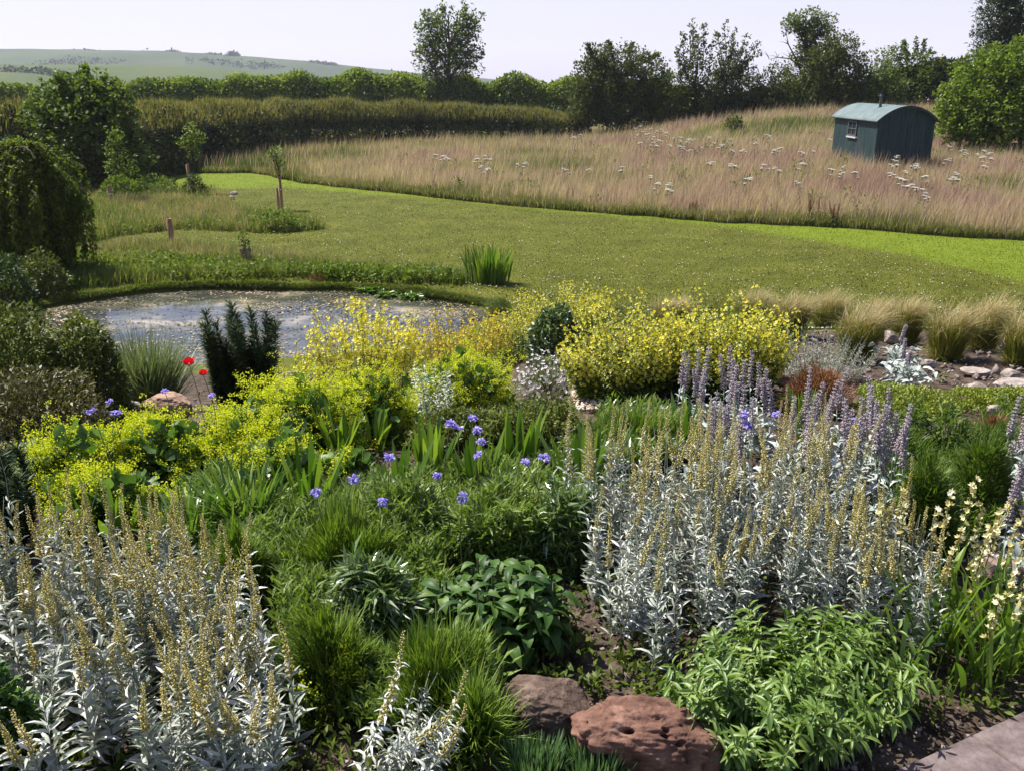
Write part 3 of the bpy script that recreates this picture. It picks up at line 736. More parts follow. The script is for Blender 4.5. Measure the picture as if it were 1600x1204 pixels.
# ---------------------------------------------------------------- shepherd's hut
def prism(mb, pts, axis_len, frame_o, ex, ey, ez, m=0, r=.5):
    """2D outline (a,b) in the ex,ez plane pushed axis_len along ey"""
    P = np.array(pts, float); n = len(P)
    A = frame_o + P[:, :1] * ex + P[:, 1:] * ez; B = A + np.asarray(ey) * axis_len
    V = np.concatenate([A, B])
    mb.add(V, np.array([[i, (i + 1) % n, n + (i + 1) % n, n + i] for i in range(n)]), r, m)
    mb.add(A, np.arange(n)[::-1][None], r, m); mb.add(B, np.arange(n)[None], r, m)
def hut():
    c0 = gp(1363, 272); D = c0[1]; phi = R_(1.5)
    ex = np.array([math.cos(phi), math.sin(phi), 0]); ey = np.array([-math.sin(phi), math.cos(phi), 0]); ez = np.array([0, 0, 1.])
    s = pxm(c0); Wd = 87 / s; L = 4.5; z0 = .0; he = htop(c0, 189); hp = htop(c0, 169) - .02
    o = c0.copy(); o[2] = float(g(o[0], o[1]))
    root = thing('shepherd_hut', 'dark green curved roof hut standing in the long meadow grass', 'hut', tuple(o))
    paint = solidmat('hut_paint', [(.005, .013, .014), (.01, .031, .033), (.018, .042, .042), (.045, .036, .03)], 2.2, .6, .3, .5, stretch=(3, 3, .35), bscale=30)
    roofm = solidmat('hut_roof_paint', [(.07, .1, .092), (.105, .14, .13), (.15, .18, .168)], 2.5, .5, .4, .15)
    # walls: boards standing side by side
    w = MB()
    rise = hp - he
    def arch(x): return he + rise * (1 - (2 * x / Wd - 1) ** 2)
    nb = 15
    for i in range(nb):
        a, b = Wd * i / nb + .004, Wd * (i + 1) / nb - .004
        for yy in (0, L - .03):
            k = [arch(a + (b - a) * t) for t in (0, .5, 1)]
            prism(w, [(a, z0), (b, z0), (b, k[2]), ((a + b) / 2, k[1]), (a, k[0])], .03, o + ey * yy, ex, ey, ez, 0, rng.random())
    nb = 30
    for i in range(nb):
        a, b = .03 + (L - .06) * i / nb + .004, .03 + (L - .06) * (i + 1) / nb - .004
        for xx in (0, Wd - .03):
            prism(w, [(a, z0), (b, z0), (b, he), (a, he)], .03, o + ex * xx, ey, ex, ez, 0, rng.random())
    prism(w, [(.035, z0), (Wd - .035, z0), (Wd - .035, he), (.035, he)], L - .08, o + ey * .04, ex, ey, ez, 0, .2)
    w.build('wall', paint, root, o)
    # cover strips: corners, gable band
    t = MB()
    prism(t, [(-.02, z0), (.07, z0), (.07, he), (-.02, he)], .025, o - ey * .025, ex, ey, ez)
    prism(t, [(Wd - .07, z0), (Wd + .02, z0), (Wd + .02, he), (Wd - .07, he)], .025, o - ey * .025, ex, ey, ez)
    prism(t, [(.071, he - .1), (Wd - .071, he - .1), (Wd - .071, he + .0), (.071, he + .0)], .028, o - ey * .028, ex, ey, ez)
    prism(t, [(-.02, z0), (.06, z0), (.06, he - .02), (-.02, he - .02)], .022, o - ex * .022, ey, ex, ez)
    t.build('corner_strip', paint, root, o)
    # curved roof with an overhang and a shallow ribbing
    r = MB(); n = 28; ov = .12
    xs = np.linspace(-ov, Wd + ov, n)
    top = [(x, he + rise * (1 - (2 * x / Wd - 1) ** 2) + .07) for x in xs]; bot = [(x, z - .05) for x, z in top][::-1]
    prism(r, top + bot, L + .3, o - ey * .15, ex, ey, ez)
    r.build('roof', roofm, root, o)
    bl = MB()
    xs = np.linspace(-ov - .004, Wd + ov + .004, n)
    top = [(x, he + rise * (1 - (2 * x / Wd - 1) ** 2) + .075) for x in xs]; bot = [(x, z - .09) for x, z in top][::-1]
    prism(bl, top + bot, .03, o - ey * .182, ex, ey, ez)
    bl.build('barge_board', paint, root, o)
    # stove pipe
    cp = o + ex * (Wd * .28) + ey * 1.45 + ez * (he + rise * .8)
    st = MB(); tubes(st, np.array([cp - [0, 0, .1], cp + [0, 0, .2], cp + [0, 0, .5]])[None], .055, .055, 12)
    tubes(st, np.array([cp + [0, 0, .48], cp + [0, 0, .54]])[None], .085, .06, 12)
    tubes(st, np.array([cp - [0, 0, .02], cp + [0, 0, .06]])[None], .12, .08, 12)
    st.build('chimney', solidmat('stove_pipe', [(.03, .045, .045), (.05, .07, .07)], 5, .5, .4, 0), root, o)
    # window in the long side
    wy0, wy1, wz0, wz1 = 1.95, 2.85, he - .72, he - .12
    fr_ = MB()
    def bar(a0, a1, b0, b1, dpt, off): prism(fr_, [(a0, b0), (a1, b0), (a1, b1), (a0, b1)], dpt, o - ex * off, ey, ex, ez)
    bar(wy0, wy1, wz1 - .06, wz1, .05, .05); bar(wy0, wy1, wz0, wz0 + .06, .05, .05)
    bar(wy0, wy0 + .06, wz0 + .06, wz1 - .06, .05, .05); bar(wy1 - .06, wy1, wz0 + .06, wz1 - .06, .05, .05)
    mid = (wy0 + wy1) / 2; bar(mid - .02, mid + .02, wz0 + .06, wz1 - .06, .045, .045)
    bar(wy0 + .06, mid - .02, (wz0 + wz1) / 2 - .015, (wz0 + wz1) / 2 + .015, .04, .04); bar(mid + .02, wy1 - .06, (wz0 + wz1) / 2 - .015, (wz0 + wz1) / 2 + .015, .04, .04)
    win = fr_.build('window', solidmat('frame_paint', [(.05, .065, .07), (.1, .12, .12)], 8, .6, .3, .1), root, o)
    gl = MB(); prism(gl, [(wy0 + .02, wz0 + .02), (wy1 - .02, wz0 + .02), (wy1 - .02, wz1 - .02), (wy0 + .02, wz1 - .02)], .012, o - ex * .02, ey, ex, ez)
    gm = solidmat('window_glass', [(.01, .014, .02), (.03, .035, .05)], 3, .06, .6, 0)
    gl.build('pane', gm, win, (0, 0, 0)).data.transform(__import__('mathutils').Matrix.Translation(-Vector(o)))
    si = MB(); prism(si, [(wy0 - .04, wz0 - .06), (wy1 + .04, wz0 - .06), (wy1 + .04, wz0 - .005), (wy0 - .04, wz0 - .005)], .07, o - ex * .07, ey, ex, ez)
    si.build('sill', solidmat('white_paint', [(.42, .42, .4), (.55, .55, .53)], 9, .5, .3, .1), win, (0, 0, 0)).data.transform(__import__('mathutils').Matrix.Translation(-Vector(o)))
    return o, Wd, L
HUT_O, HUT_W, HUT_L = hut()

# ---------------------------------------------------------------- lawn and meadow grass
def lawn_grass():
    n = 430000
    y = 1 / U(1 / 46, 1 / 11.5, n); x = U(-.62, .66, n) * y
    ok = (y < ymead(x) + .3) & (pond_r(x, y) > 1.08) & (y > np.where(x > .3, 10.6, 13.2)) & ~((x < -2) & (y < 14))
    x, y = x[ok], y[ok]; n = len(x)
    st = strip_(x, y)
    mb = MB()
    r = np.clip(.38 + .2 * wob(x, y, .5, 6) + .2 * wob(x, y, 2.2, 7) + N_(0, .12, n) + .42 * st, 0, 1)
    blades(mb, np.column_stack([x, y, g(x, y) - .004]), U(0, 6.28, n), U(.1, .9, n), U(0, .6, n), U(.012, .027, n) * (1 + y / 50), U(.009, .018, n) * (1 + y / 60), 2, r)
    m = 3200; i = rng.permutation(n)[:m]; i = i[st[i] < .5]
    d = rdir(len(i)); d[:, 2] = .15
    leaves(mb, np.column_stack([x[i], y[i], g(x[i], y[i]) + .03]), norm(d), U(.025, .045, len(i)), U(.02, .035, len(i)), roll=0, m=1)
    m = 900; i = rng.permutation(n)[:m]; i = i[st[i] < .6]; d = rdir(len(i)); d[:, 2] = .25
    leaves(mb, np.column_stack([x[i], y[i], g(x[i], y[i]) + .015]), norm(d), U(.04, .08, len(i)), U(.03, .05, len(i)), roll=N_(0, .3, len(i)), m=2, T=T_DISC)
    o = mb.build('lawn_grass', [G['lawn'], G['white'], G['lawn']]); kind(o, 'stuff', 'short mown lawn grass with clover and daisies')
lawn_grass()
def in_hut(x, y): return (x > HUT_O[0] - .15) & (x < HUT_O[0] + HUT_W + .1) & (y > HUT_O[1] - .05) & (y < HUT_O[1] + HUT_L + .1)
def meadow():
    mb = MB()
    n = 400000
    y = 1 / U(1 / 78, 1 / 24, n); x = U(-.42, .68, n) * y
    ym = ymead(x); ok = (y > ym) & ~in_hut(x, y) & (y < np.where(x < 2, 66, 72))
    x, y, ym = x[ok], y[ok], ym[ok]; n = len(x)
    e = y - ym
    pat = .55 * wob(x, y, .28, 41) + .45 * wob(x, y, .9, 42)
    r = .5 + .26 * ss(x, -3, 7) + .75 * pat + N_(0, .13, n)
    r = r + (.62 - r) * .55 * np.exp(-((e - 2.6) / 1.8) ** 2) - .42 * (1 - ss(x / y, -.29, -.215))
    r = r - .28 * ss(y, 46, 56) * ss(x, 5, 14) - .22 * np.exp(-(e / .9) ** 2) - .16 * ((x < -9) & (e < 25))
    L = U(.4, .78, n) * (1 - .35 * np.exp(-(e / 1.0) ** 2)) * (1 + .12 * pat)
    blades(mb, np.column_stack([x, y, g(x, y) - .01]), N_(.3, 1.6, n), U(.0, .4, n), U(.1, 1.1, n), L, U(.008, .02, n) * (.6 + y / 60), 3, np.clip(r, 0.0, 1))
    n2 = 16000; i = rng.permutation(n)[:n2]; x2, y2 = x[i] + N_(0, .1, n2), y[i]
    blades(mb, np.column_stack([x2, y2, g(x2, y2) - .01]), N_(.3, 1.2, n2), U(0, .2, n2), U(.1, .6, n2), U(.75, 1.02, n2), U(.018, .034, n2) * (.6 + y2 / 60), 3, U(.66, 1, n2))
    # green foot along the mown edge and through the sward
    n = 60000
    x = U(-14, 24, n); ed = np.abs(N_(0, .45, n)); y = ymead(x) + ed - .12 + .16 * wob(x, x * 0, 2.3, 44); ok = ~in_hut(x, y); x, y = x[ok], y[ok]; n = len(x)
    blades(mb, np.column_stack([x, y, g(x, y) - .01]), U(0, 6.28, n), U(0, .35, n), U(0, .9, n), U(.14, .4, n), U(.014, .03, n), 3, np.clip(N_(.3, .16, n) + .2 * wob(x, y, 1.2, 45), 0, .7))
    n = 40000
    y = 1 / U(1 / 72, 1 / 26, n); x = U(-.4, .66, n) * y; ok = (y > ymead(x) + .1) & ~in_hut(x, y); x, y = x[ok], y[ok]; n = len(x)
    blades(mb, np.column_stack([x, y, g(x, y) - .01]), U(0, 6.28, n), U(0, .5, n), U(0, .8, n), U(.2, .45, n), U(.02, .05, n), 3, U(0, .35, n))
    q = 520; y = 1 / U(1 / 64, 1 / 27, q); x = U(-.36, .62, q) * y; ok = (y > ymead(x) + .3) & ~in_hut(x, y) & (wob(x, y, .5, 47) > -.1); x, y = x[ok], y[ok]; q = len(x)
    clumps(mb, np.column_stack([x, y, g(x, y) + U(.2, .5, q)]), np.repeat([[0, 0, 1.]], q, 0), 16, U(.12, .3, q), .15, .06, mat=1)
    o = mb.build('meadow_grass', [G['meadow'], G['midleaf']]); kind(o, 'stuff', 'tall flowering meadow grass in straw, pink and green')
meadow()
def rough():
    mb = MB()
    def area(P, n, L, mean, sd=.2, w=.016):
        A = in_px(P, n // 9); B = np.repeat(A, 9, 0); B[:, :2] += rng.normal(0, .06, (len(B), 2)); B[:, 2] = g(B[:, 0], B[:, 1])
        B = B[pond_r(B[:, 0], B[:, 1]) > 1.01]; n = len(B)
        r = np.clip(mean + .22 * wob(B[:, 0], B[:, 1], 1.4, 51) + N_(0, sd, n), 0, 1)
        blades(mb, B, U(0, 6.28, n), U(0, .35, n), U(.1, 1.0, n), U(.4, 1.2, n) * L * (1 + .3 * wob(B[:, 0], B[:, 1], 2.6, 52)), U(.6, 1.3, n) * w, 3, r)
    isl = [(95, 330), (180, 318), (290, 318), (370, 335), (470, 350), (508, 358), (480, 364), (400, 364), (280, 360), (180, 372), (110, 392)]
    area(isl, 26000, .42, .5, .26); area([(180, 322), (290, 318), (380, 340), (370, 356), (250, 352)], 9000, .44, .85, .15)
    area([(60, 470), (110, 395), (230, 384), (330, 395), (490, 412), (600, 424), (720, 432), (725, 447), (600, 444), (480, 440), (300, 444), (150, 452)], 34000, .3, .38)
    area([(110, 400), (230, 388), (330, 398), (480, 412), (460, 422), (300, 414), (180, 424)], 9000, .32, .75, .2)
    area([(300, 262), (330, 235), (420, 210), (470, 230), (430, 262), (395, 268)], 12000, .6, .3)
    area([(-40, 480), (60, 470), (110, 400), (90, 360), (-40, 360)], 9000, .4, .2)
    area([(100, 325), (180, 298), (330, 300), (380, 330), (180, 330)], 5000, .42, .8, .2, .012); area([(120, 400), (230, 386), (480, 408), (300, 412)], 3500, .36, .8, .2, .012)
    o = mb.build('rough_grass', G['rough']); kind(o, 'stuff', 'unmown seeding grass on the pond bank and island beds')
    # low broad weeds in the bank
    mb = MB()
    for P, n in (([(100, 440), (120, 405), (300, 410), (480, 425), (700, 436), (720, 446), (480, 440), (300, 445)], 1300), (isl, 1000), ([(100, 330), (180, 300), (330, 300), (330, 320), (180, 330)], 500), ([(320, 262), (340, 235), (430, 215), (470, 235), (420, 262)], 700), ([(-40, 500), (60, 470), (120, 420), (90, 360), (-40, 360)], 1300)):
        A = in_px(P, n); A = A[pond_r(A[:, 0], A[:, 1]) > 1.03]
        clumps(mb, A + [0, 0, .12], np.repeat([[0, 0, 1.]], len(A), 0), 7, .13 * U(.6, 1.6, len(A)), .09, .055)
    o = mb.build('bank_weeds', G['lightleaf']); kind(o, 'stuff', 'leafy weeds growing through the rough bank grass')
    # overhanging dark turf lip at the water's edge
    mb = MB(); n = 22000; a = U(.05, 3.3, n); rr = U(1.0, 1.07, n)
    k = rr * (1 + .05 * np.sin(3 * a + .7) + .03 * np.sin(7 * a)); x = PC[0] + PRX * k * np.cos(a); y = PC[1] + PRY * k * np.sin(a)
    blades(mb, np.column_stack([x, y, g(x, y) + .02]), np.arctan2(PC[1] - y, PC[0] - x) + N_(0, .5, n), U(.2, .9, n), U(.5, 1.6, n), U(.06, .24, n) * (.75 + .55 * wob(a * 6, rr * 3, 1.5, 54)).clip(.15, 1.6), U(.01, .02, n), 3, np.clip(N_(.3, .24, n), 0, 1))
    o = mb.build('pond_edge_grass', G['rough']); kind(o, 'stuff', 'grass hanging over the far edge of the pond')
rough()

# ================================================================ the planted bed
T_BIG_V = []
for i, (x, w_, z) in enumerate([(0, .06, 0), (.16, .3, .06), (.36, .47, .09), (.58, .45, .05), (.8, .27, -.08), (1, .0, -.28)]):
    for sgn in (-1, -.5, 0, .5, 1):
        T_BIG_V.append([x, sgn * w_, z + (.16 if abs(sgn) == 1 else .1 if abs(sgn) == .5 else 0) * w_ * .8])
T_BIG = (np.array(T_BIG_V), np.array([[i * 5 + j, i * 5 + j + 1, (i + 1) * 5 + j + 1, (i + 1) * 5 + j] for i in range(5) for j in range(4)]))
GA = 2.39996

def patch(u0, u1, vb, n, depth=.75, spread=1.0):
    """n feet spread over an ellipse of ground whose near edge is at row vb; also 0..1 distance from its middle"""
    fpt = gp((u0 + u1) / 2, vb); rx = (u1 - u0) / 2 / pxm(fpt); ry = rx * depth
    c = np.array([fpt[0] * (1 + ry * .9 / fpt[1]), fpt[1] + ry * .9, 0]); c[2] = float(g(c[0], c[1]))
    a = U(0, 2 * np.pi, n); r = np.sqrt(rng.random(n)) * spread
    x = c[0] + rx * r * np.cos(a); y = c[1] + ry * r * np.sin(a)
    return c, rx, ry, np.column_stack([x, y, g(x, y) - .01]), r, a

def radial(C, i, t, k, el, jit=.25):
    """directions leaving stem i at t, turned by k golden angles, raised by el"""
    P, tg = sample(C, i, t); Fm = fr(tg); a = k * GA + rng.normal(0, jit, len(k))
    rad = Fm[:, :, 1] * np.cos(a)[:, None] + Fm[:, :, 2] * np.sin(a)[:, None]
    el = np.broadcast_to(el, (len(k),))
    return P, norm(rad * np.cos(el)[:, None] + tg * np.sin(el)[:, None]), rad

def stems_leaves(mb, C, nleaf, LL, LW, el=.5, t0=.06, t1=.9, T=T_CURL, stem_r=.0025, mleaf=0, mstem=1, taper=.45, roll=.35, cv=.4):
    n = len(C); tubes(mb, C, stem_r, stem_r * .5, 3, m=mstem)
    i = np.repeat(np.arange(n), nleaf); k = np.tile(np.arange(nleaf), n); t = t0 + (t1 - t0) * (k + rng.random(len(k))) / nleaf
    P, d, _ = radial(C, i, t, k + i * 1.7, rng.normal(el, .22, len(k)))
    L = LL * U(.7, 1.2, len(k)) * (1 - taper * (t - t0) / (t1 - t0))
    leaves(mb, P, d, L, LW / LL * L * U(.85, 1.15, len(k)), roll=N_(0, roll, len(k)), T=T, r=np.clip(np.repeat(rng.random(n), nleaf) * cv + rng.random(len(k)) * (1 - cv), 0, 1), m=mleaf)

def spike_mesh(mb, c, t0, nb, rad, size, m=0, whorl=0, up=.5, T=T_BUD, cv=.5):
    """buds crowding round the top of one curve c"""
    C = c[None]; k = np.arange(nb); t = t0 + (1 - t0) * ((k + .5) / nb if not whorl else (np.floor(k / whorl) + rng.random(nb) * .35) / math.ceil(nb / whorl))
    P, d, rd_ = radial(C, np.zeros(nb, int), t, k.astype(float), up)
    s = 1 - (.62 if not whorl else .35) * (t - t0) / (1 - t0)
    leaves(mb, P + rd_ * (rad * s * U(.3, 1, nb))[:, None], d, size * s * U(.75, 1.25, nb), size * s * .95, T=T, m=m)

def clump(name, label, cat, C, foliage, spikes=None, blossoms=None, group=None, extra=None, loc=None):
    """a plant of many stems. foliage: kwargs for stems_leaves + mats; spikes: each stem's flower spike as a part"""
    loc = C[:, 0].mean(0) if loc is None else loc
    root = thing(name, label, cat, tuple(loc), group)
    mb = MB(); fk = dict(foliage); mats = fk.pop('mats'); stems_leaves(mb, C, **fk)
    if extra: extra(mb)
    mb.build('foliage', mats, root, loc)
    if spikes:
        sk = dict(spikes); sel = sk.pop('sel'); mat = sk.pop('mat'); nm = sk.pop('name', 'flower_spike')
        for i in sel[:100]:
            q = MB(); kk = dict(sk); kk['nb'] = max(6, int(sk['nb'] * rng.uniform(.75, 1.2))); kk['t0'] = sk['t0'] + rng.uniform(-.05, .06)
            spike_mesh(q, C[i], **kk); q.build(nm, mat, root, loc)
        if len(sel) > 100:
            q = MB()
            for i in sel[100:]: spike_mesh(q, C[i], **sk)
            o = q.build('flower_spikes', mat, root, loc); o['kind'] = 'stuff'
    if blossoms:
        bk = dict(blossoms); mat = bk.pop('mat'); q = MB(); nf = bk['n']; n = len(C)
        i = np.repeat(np.arange(n), nf); t = U(bk['t0'], 1, n * nf); k = np.arange(n * nf).astype(float)
        P, d, rd_ = radial(C, i, t, k, .25)
        d = norm(d + [0, -.25, .45]); sz = bk['size'] * U(.65, 1.15, len(k))
        leaves(q, P + rd_ * (bk['rad'] * U(.3, 1, len(k)))[:, None], d, sz, sz, roll=U(0, 6, len(k)), T=T_FLOWER)
        q.build('blossoms', mat, root, loc)
    return root

# ---- silver artemisia drifts
def artemisia(label, P, n, hts, sp_frac, spk=None, nleaf=38, LL=.08, LW=.017, group=None, lean=.24, seed=0):
    B = in_px(P, n); Hh = U(hts[0], hts[1], n)
    C = curve(B, U(0, 6.28, n), U(0, lean, n), N_(.0, .15, n), Hh, 9); C[:, :, :2] += rng.normal(0, .004, (n, 9, 2))
    sel = [i for i in range(n) if rng.random() < sp_frac]
    # side leaves in the axils make small tufts
    return clump('silver_artemisia', label, 'plant', C, dict(nleaf=nleaf, LL=LL, LW=LW, el=.68, t0=.05, t1=.74, T=T_FOLD, mats=[G['silver'], G['grey_stem']], taper=.5, roll=.8),
                 dict(sel=sel, mat=G['gold'], nb=125, rad=.0105, size=.0105, t0=.6, up=.6), group=group)
artemisia('silver leaved artemisia with tall golden flower spikes behind the green sage bush', [(850, 850), (1000, 835), (1100, 850), (1310, 838), (1320, 890), (1130, 935), (960, 950), (925, 890)], 104, (.6, .8), .8)
artemisia('bright silver artemisia beside the big glossy leaved plant, thin golden spikes', [(905, 930), (960, 950), (1130, 930), (1190, 985), (1040, 1085), (975, 1060), (945, 1000)], 52, (.42, .64), .4)
artemisia('silver artemisia at the cream flowered irises, few dull spikes', [(1180, 960), (1310, 890), (1400, 900), (1470, 1010), (1480, 1060), (1360, 1010), (1230, 1000)], 62, (.42, .62), .45)
artemisia('silver artemisia with tall brown gold spikes in front of the lime froth', [(-60, 985), (120, 965), (330, 975), (430, 1080), (200, 1100), (-60, 1070)], 80, (.52, .72), .75, LL=.09, LW=.019)
artemisia('silver artemisia with crooked golden spikes at the lavender bushes', [(200, 1095), (430, 1085), (470, 1170), (450, 1290), (230, 1280)], 58, (.44, .62), .7, LL=.09, LW=.019, lean=.34)
artemisia('pale silver artemisia with large white leaves above the dark box bush', [(-120, 1080), (180, 1095), (220, 1290), (-80, 1330)], 50, (.42, .6), .4, LL=.1, LW=.024)

def leaning_artemisia():
    B = in_px([(545, 1200), (640, 1200), (690, 1240), (560, 1260)], 16); n = len(B)
    C = curve(B, U(-.6, 1.2, n), U(.1, .5, n), U(.1, .6, n), U(.22, .36, n), 8)
    for i, (u0, v0, u1, v1) in enumerate([(590, 1180, 728, 1045), (650, 1220, 728, 1100), (570, 1170, 630, 985)]):
        a = at(u0, v0, 2.22); b = at(u1, v1, 2.3); t = np.linspace(0, 1, 8)[:, None]
        C[i] = a + (b - a) * t + np.array([.05, 0, -.05]) * np.sin(t * 3.1) * (1 if i == 0 else .4)
    clump('silver_artemisia', 'small silver artemisia with a golden spike leaning over the lavender beside the brown boulder', 'plant', C,
          dict(nleaf=34, LL=.055, LW=.013, el=.5, mats=[G['silver'], G['grey_stem']], t1=.8), dict(sel=[0, 1, 2], mat=G['gold'], nb=110, rad=.011, size=.0115, t0=.3, up=.6))
leaning_artemisia()

# ---- lamb's ears
def lambs_ear(label, tops, hgt=(.48, .6), group='lambs ear clumps', rosette=60, vb=None):
    B = []; C = []
    for (u, v) in tops:
        h = rng.uniform(*hgt); p = head_pt(u, v, h); f0 = p + [rng.uniform(-.06, .06), rng.uniform(-.05, .08), 0]; f0[2] = float(g(f0[0], f0[1]))
        t = np.linspace(0, 1, 9)[:, None]; c = f0 + (p - f0) * t; c[:, 0] += .025 * rng.normal() * np.sin(t[:, 0] * 3.1); C.append(c)
    C = np.array(C); n = len(C)
    def extra(mb):
        i = rng.integers(0, n, rosette * 3); b = C[i, 0] + rng.normal(0, .07, (len(i), 3)) * [1, 1, 0]; b[:, 2] = g(b[:, 0], b[:, 1]) + U(.0, .14, len(i))
        leaves(mb, b, dirs(U(0, 6.28, len(i)), U(.1, 1.0, len(i))), U(.08, .14, len(i)), U(.03, .045, len(i)), T=T_CURL)
    root = clump('lambs_ear', label, 'plant', C, dict(nleaf=12, LL=.085, LW=.026, el=.15, t0=.05, t1=.62, T=T_CURL, mats=[G['lamb'], G['lamb']], stem_r=.005, taper=.5), None, group=group, extra=extra)
    loc = np.array(root.location)
    for i in range(n):
        q = MB(); t0 = rng.uniform(.5, .62)
        spike_mesh(q, C[i], t0, 140, .013, .0135, 0, whorl=13, up=.35)
        spike_mesh(q, C[i], t0 + .02, 60, .0175, .01, 1, whorl=13, up=.1)
        q.build('flower_spike', [leafmat('woolly_spike', [(.21, .18, .19), (.33, .27, .29), (.45, .4, .41)], .9, .1, .1, (1, .95, 1.05)), G['lambfl']], root, loc)
def head_pt(u, v, h):
    p = gp(u, v, h); return np.array([p[0], p[1], float(g(p[0], p[1])) + h])
def zpx(x0, y0, s, L): return [(x0 + a / s, y0 + b / s) for a, b in L]
LE = lambda L: zpx(1060, 360, 2.963, L)
lambs_ear('mauve spiked lambs ear between the yellow loosestrife and the golden artemisia', LE([(25, 565), (50, 585), (95, 550), (143, 535), (190, 580), (240, 525), (255, 600), (275, 620), (310, 605), (345, 555), (370, 615), (410, 640), (150, 770), (180, 740), (195, 790), (270, 700), (380, 680), (415, 690), (235, 760), (310, 720), (215, 820), (345, 770), (120, 640), (70, 640), (300, 830), (260, 880)]))
lambs_ear('mauve spiked lambs ear standing before the rust coloured mat and mossy carpet', LE([(610, 630), (540, 765), (675, 705), (745, 690), (790, 635), (770, 770), (640, 760), (600, 700), (875, 675), (895, 710), (975, 725), (985, 810), (1080, 800), (1010, 840), (1078, 870), (805, 830), (775, 815), (895, 765), (955, 800), (600, 830), (720, 760), (850, 770), (920, 780), (620, 870), (690, 800), (930, 850), (870, 840), (760, 880), (980, 900), (1040, 900), (820, 900)]))
lambs_ear('small grey lambs ear with one spike on the bare soil before the feather grasses', LE([(1055, 436), (1050, 500), (1085, 540)]), (.3, .42), rosette=45)
lambs_ear('grey lambs ear standing by the far end of the paving, beside the rust tuft', [(1595, 618), (1585, 690), (1603, 650), (1612, 640), (1598, 720), (1590, 745)], (.45, .55), rosette=26)

# ---- pale yellow-eyed iris (striatum) with cream flower spikes
def cream_iris(label, stems, fans, group='cream flowered irises'):
    C = []
    for (u, v, ub, h) in stems:
        p = head_pt(u, v, h); f0 = gp(ub, 1000); f0 = np.array([p[0] + (ub - u) / 470., p[1] + rng.uniform(-.05, .03), 0]); f0[2] = float(g(f0[0], f0[1]))
        t = np.linspace(0, 1, 10)[:, None]; c = f0 + (p - f0) * t; c[:, 0] += .02 * rng.normal() * np.sin(t[:, 0] * 3.1); C.append(c)
    C = np.array(C); loc = C[:, 0].mean(0)
    root = thing('cream_iris', label, 'flower', tuple(loc), group)
    mb = MB(); tubes(mb, C, .004, .002, 4)
    for (u, vb, n, L) in fans:
        b = gp(u, vb); B = b + rng.normal(0, .05, (n, 3)) * [1, 1, 0]; B[:, 2] = g(B[:, 0], B[:, 1])
        blades(mb, B, U(0, 6.28, n), U(.05, .4, n), U(.1, .9, n), U(.6, 1.1, n) * L, U(.014, .024, n), 7, prof='leaf', twist=.3)
    mb.build('leaves', G['iris'], root, loc)
    for c in C:
        q = MB(); nodes = np.linspace(.42, 1, 15) if rng.random() < .7 else np.linspace(.58, 1, 10)
        for j, t in enumerate(nodes):
            p, tg = sample(c[None], np.array([0]), np.array([t])); nf = 2
            for _ in range(nf):
                d = norm(np.array([rng.normal(0, .6), rng.normal(-.2, .5), .75]))
                pp = p + d * rng.uniform(.004, .013)
                if rng.random() < .72: leaves(q, pp, d[None], .022, rng.uniform(.03, .042), roll=rng.random() * 6, T=T_FLOWER6, m=0)
                else: leaves(q, pp, d[None], .017, .011, T=T_BUD, m=1)
        q.build('flower_spike', [G['cream'], leafmat('straw_bud', [(.2, .16, .05), (.36, .3, .11)], .7, .1)], root, loc)
T_FLOWER6 = t_flower(6, .55, .05, .36)
cream_iris('two cream flower spikes rising out of the silver artemisia', [(1412, 775, 1418, .55), (1374, 795, 1385, .48), (1352, 838, 1365, .42)], [(1420, 985, 12, .3)])
cream_iris('tall pair of cream flower spikes before the feathery green bush', [(1484, 772, 1468, .58), (1524, 752, 1500, .6), (1502, 838, 1490, .44), (1468, 800, 1458, .5), (1530, 790, 1512, .5)], [(1480, 1010, 22, .42), (1440, 1060, 10, .45)])
cream_iris('leaning cream flower spikes with sword leaves over the paving corner', [(1580, 786, 1545, .56), (1548, 826, 1522, .5), (1604, 840, 1580, .52), (1612, 905, 1590, .45), (1560, 940, 1550, .36), (1564, 806, 1535, .52), (1592, 815, 1560, .52)], [(1560, 1040, 34, .46), (1610, 1060, 24, .45), (1520, 1080, 20, .4)])

# ---- strap leaved clumps
def straps(name, label, cat, u0, u1, vb, vt, n, w, mat, lean=.3, bend=.7, k=6, prof='leaf', depth=.7, part='leaves', extra=None, group=None, ls=(.65, 1.1), twist=.4, extra_mats=()):
    c, rx, ry, B, r, a = patch(u0, u1, vb, n, depth, .6)
    h = htop(c, vt)
    root = thing(name, label, cat, tuple(c), group); mb = MB()
    blades(mb, B, a + N_(0, .5, n), np.abs(N_(0, 1, n)).clip(0, 2) * lean * (.3 + r), U(0, 1, n) * bend, U(*ls, n) * h * 1.08, U(.7, 1.2, n) * w, k, prof=prof, twist=twist)
    mb.build(part, mat, root, c)
    if name == 'iris':
        q = MB(); m = 7; P = B[rng.integers(0, n, m)]; blades(q, P, U(0, 6, m), U(.3, .8, m), U(.6, 1.8, m), U(.3, .6, m) * h, U(.012, .022, m), 6, prof='leaf'); q.build('dry_leaf', G['dead'], root, c)
    return root, c, rx, ry, h
straps('flag_iris', 'upright clump of flag iris leaves on the grass at the pond end', 'iris', 708, 818, 448, 386, 230, .035, G['iris'], .22, .4, depth=.45, ls=(.5, 1.12))
IR = 'sword leaved iris fans in the bed'
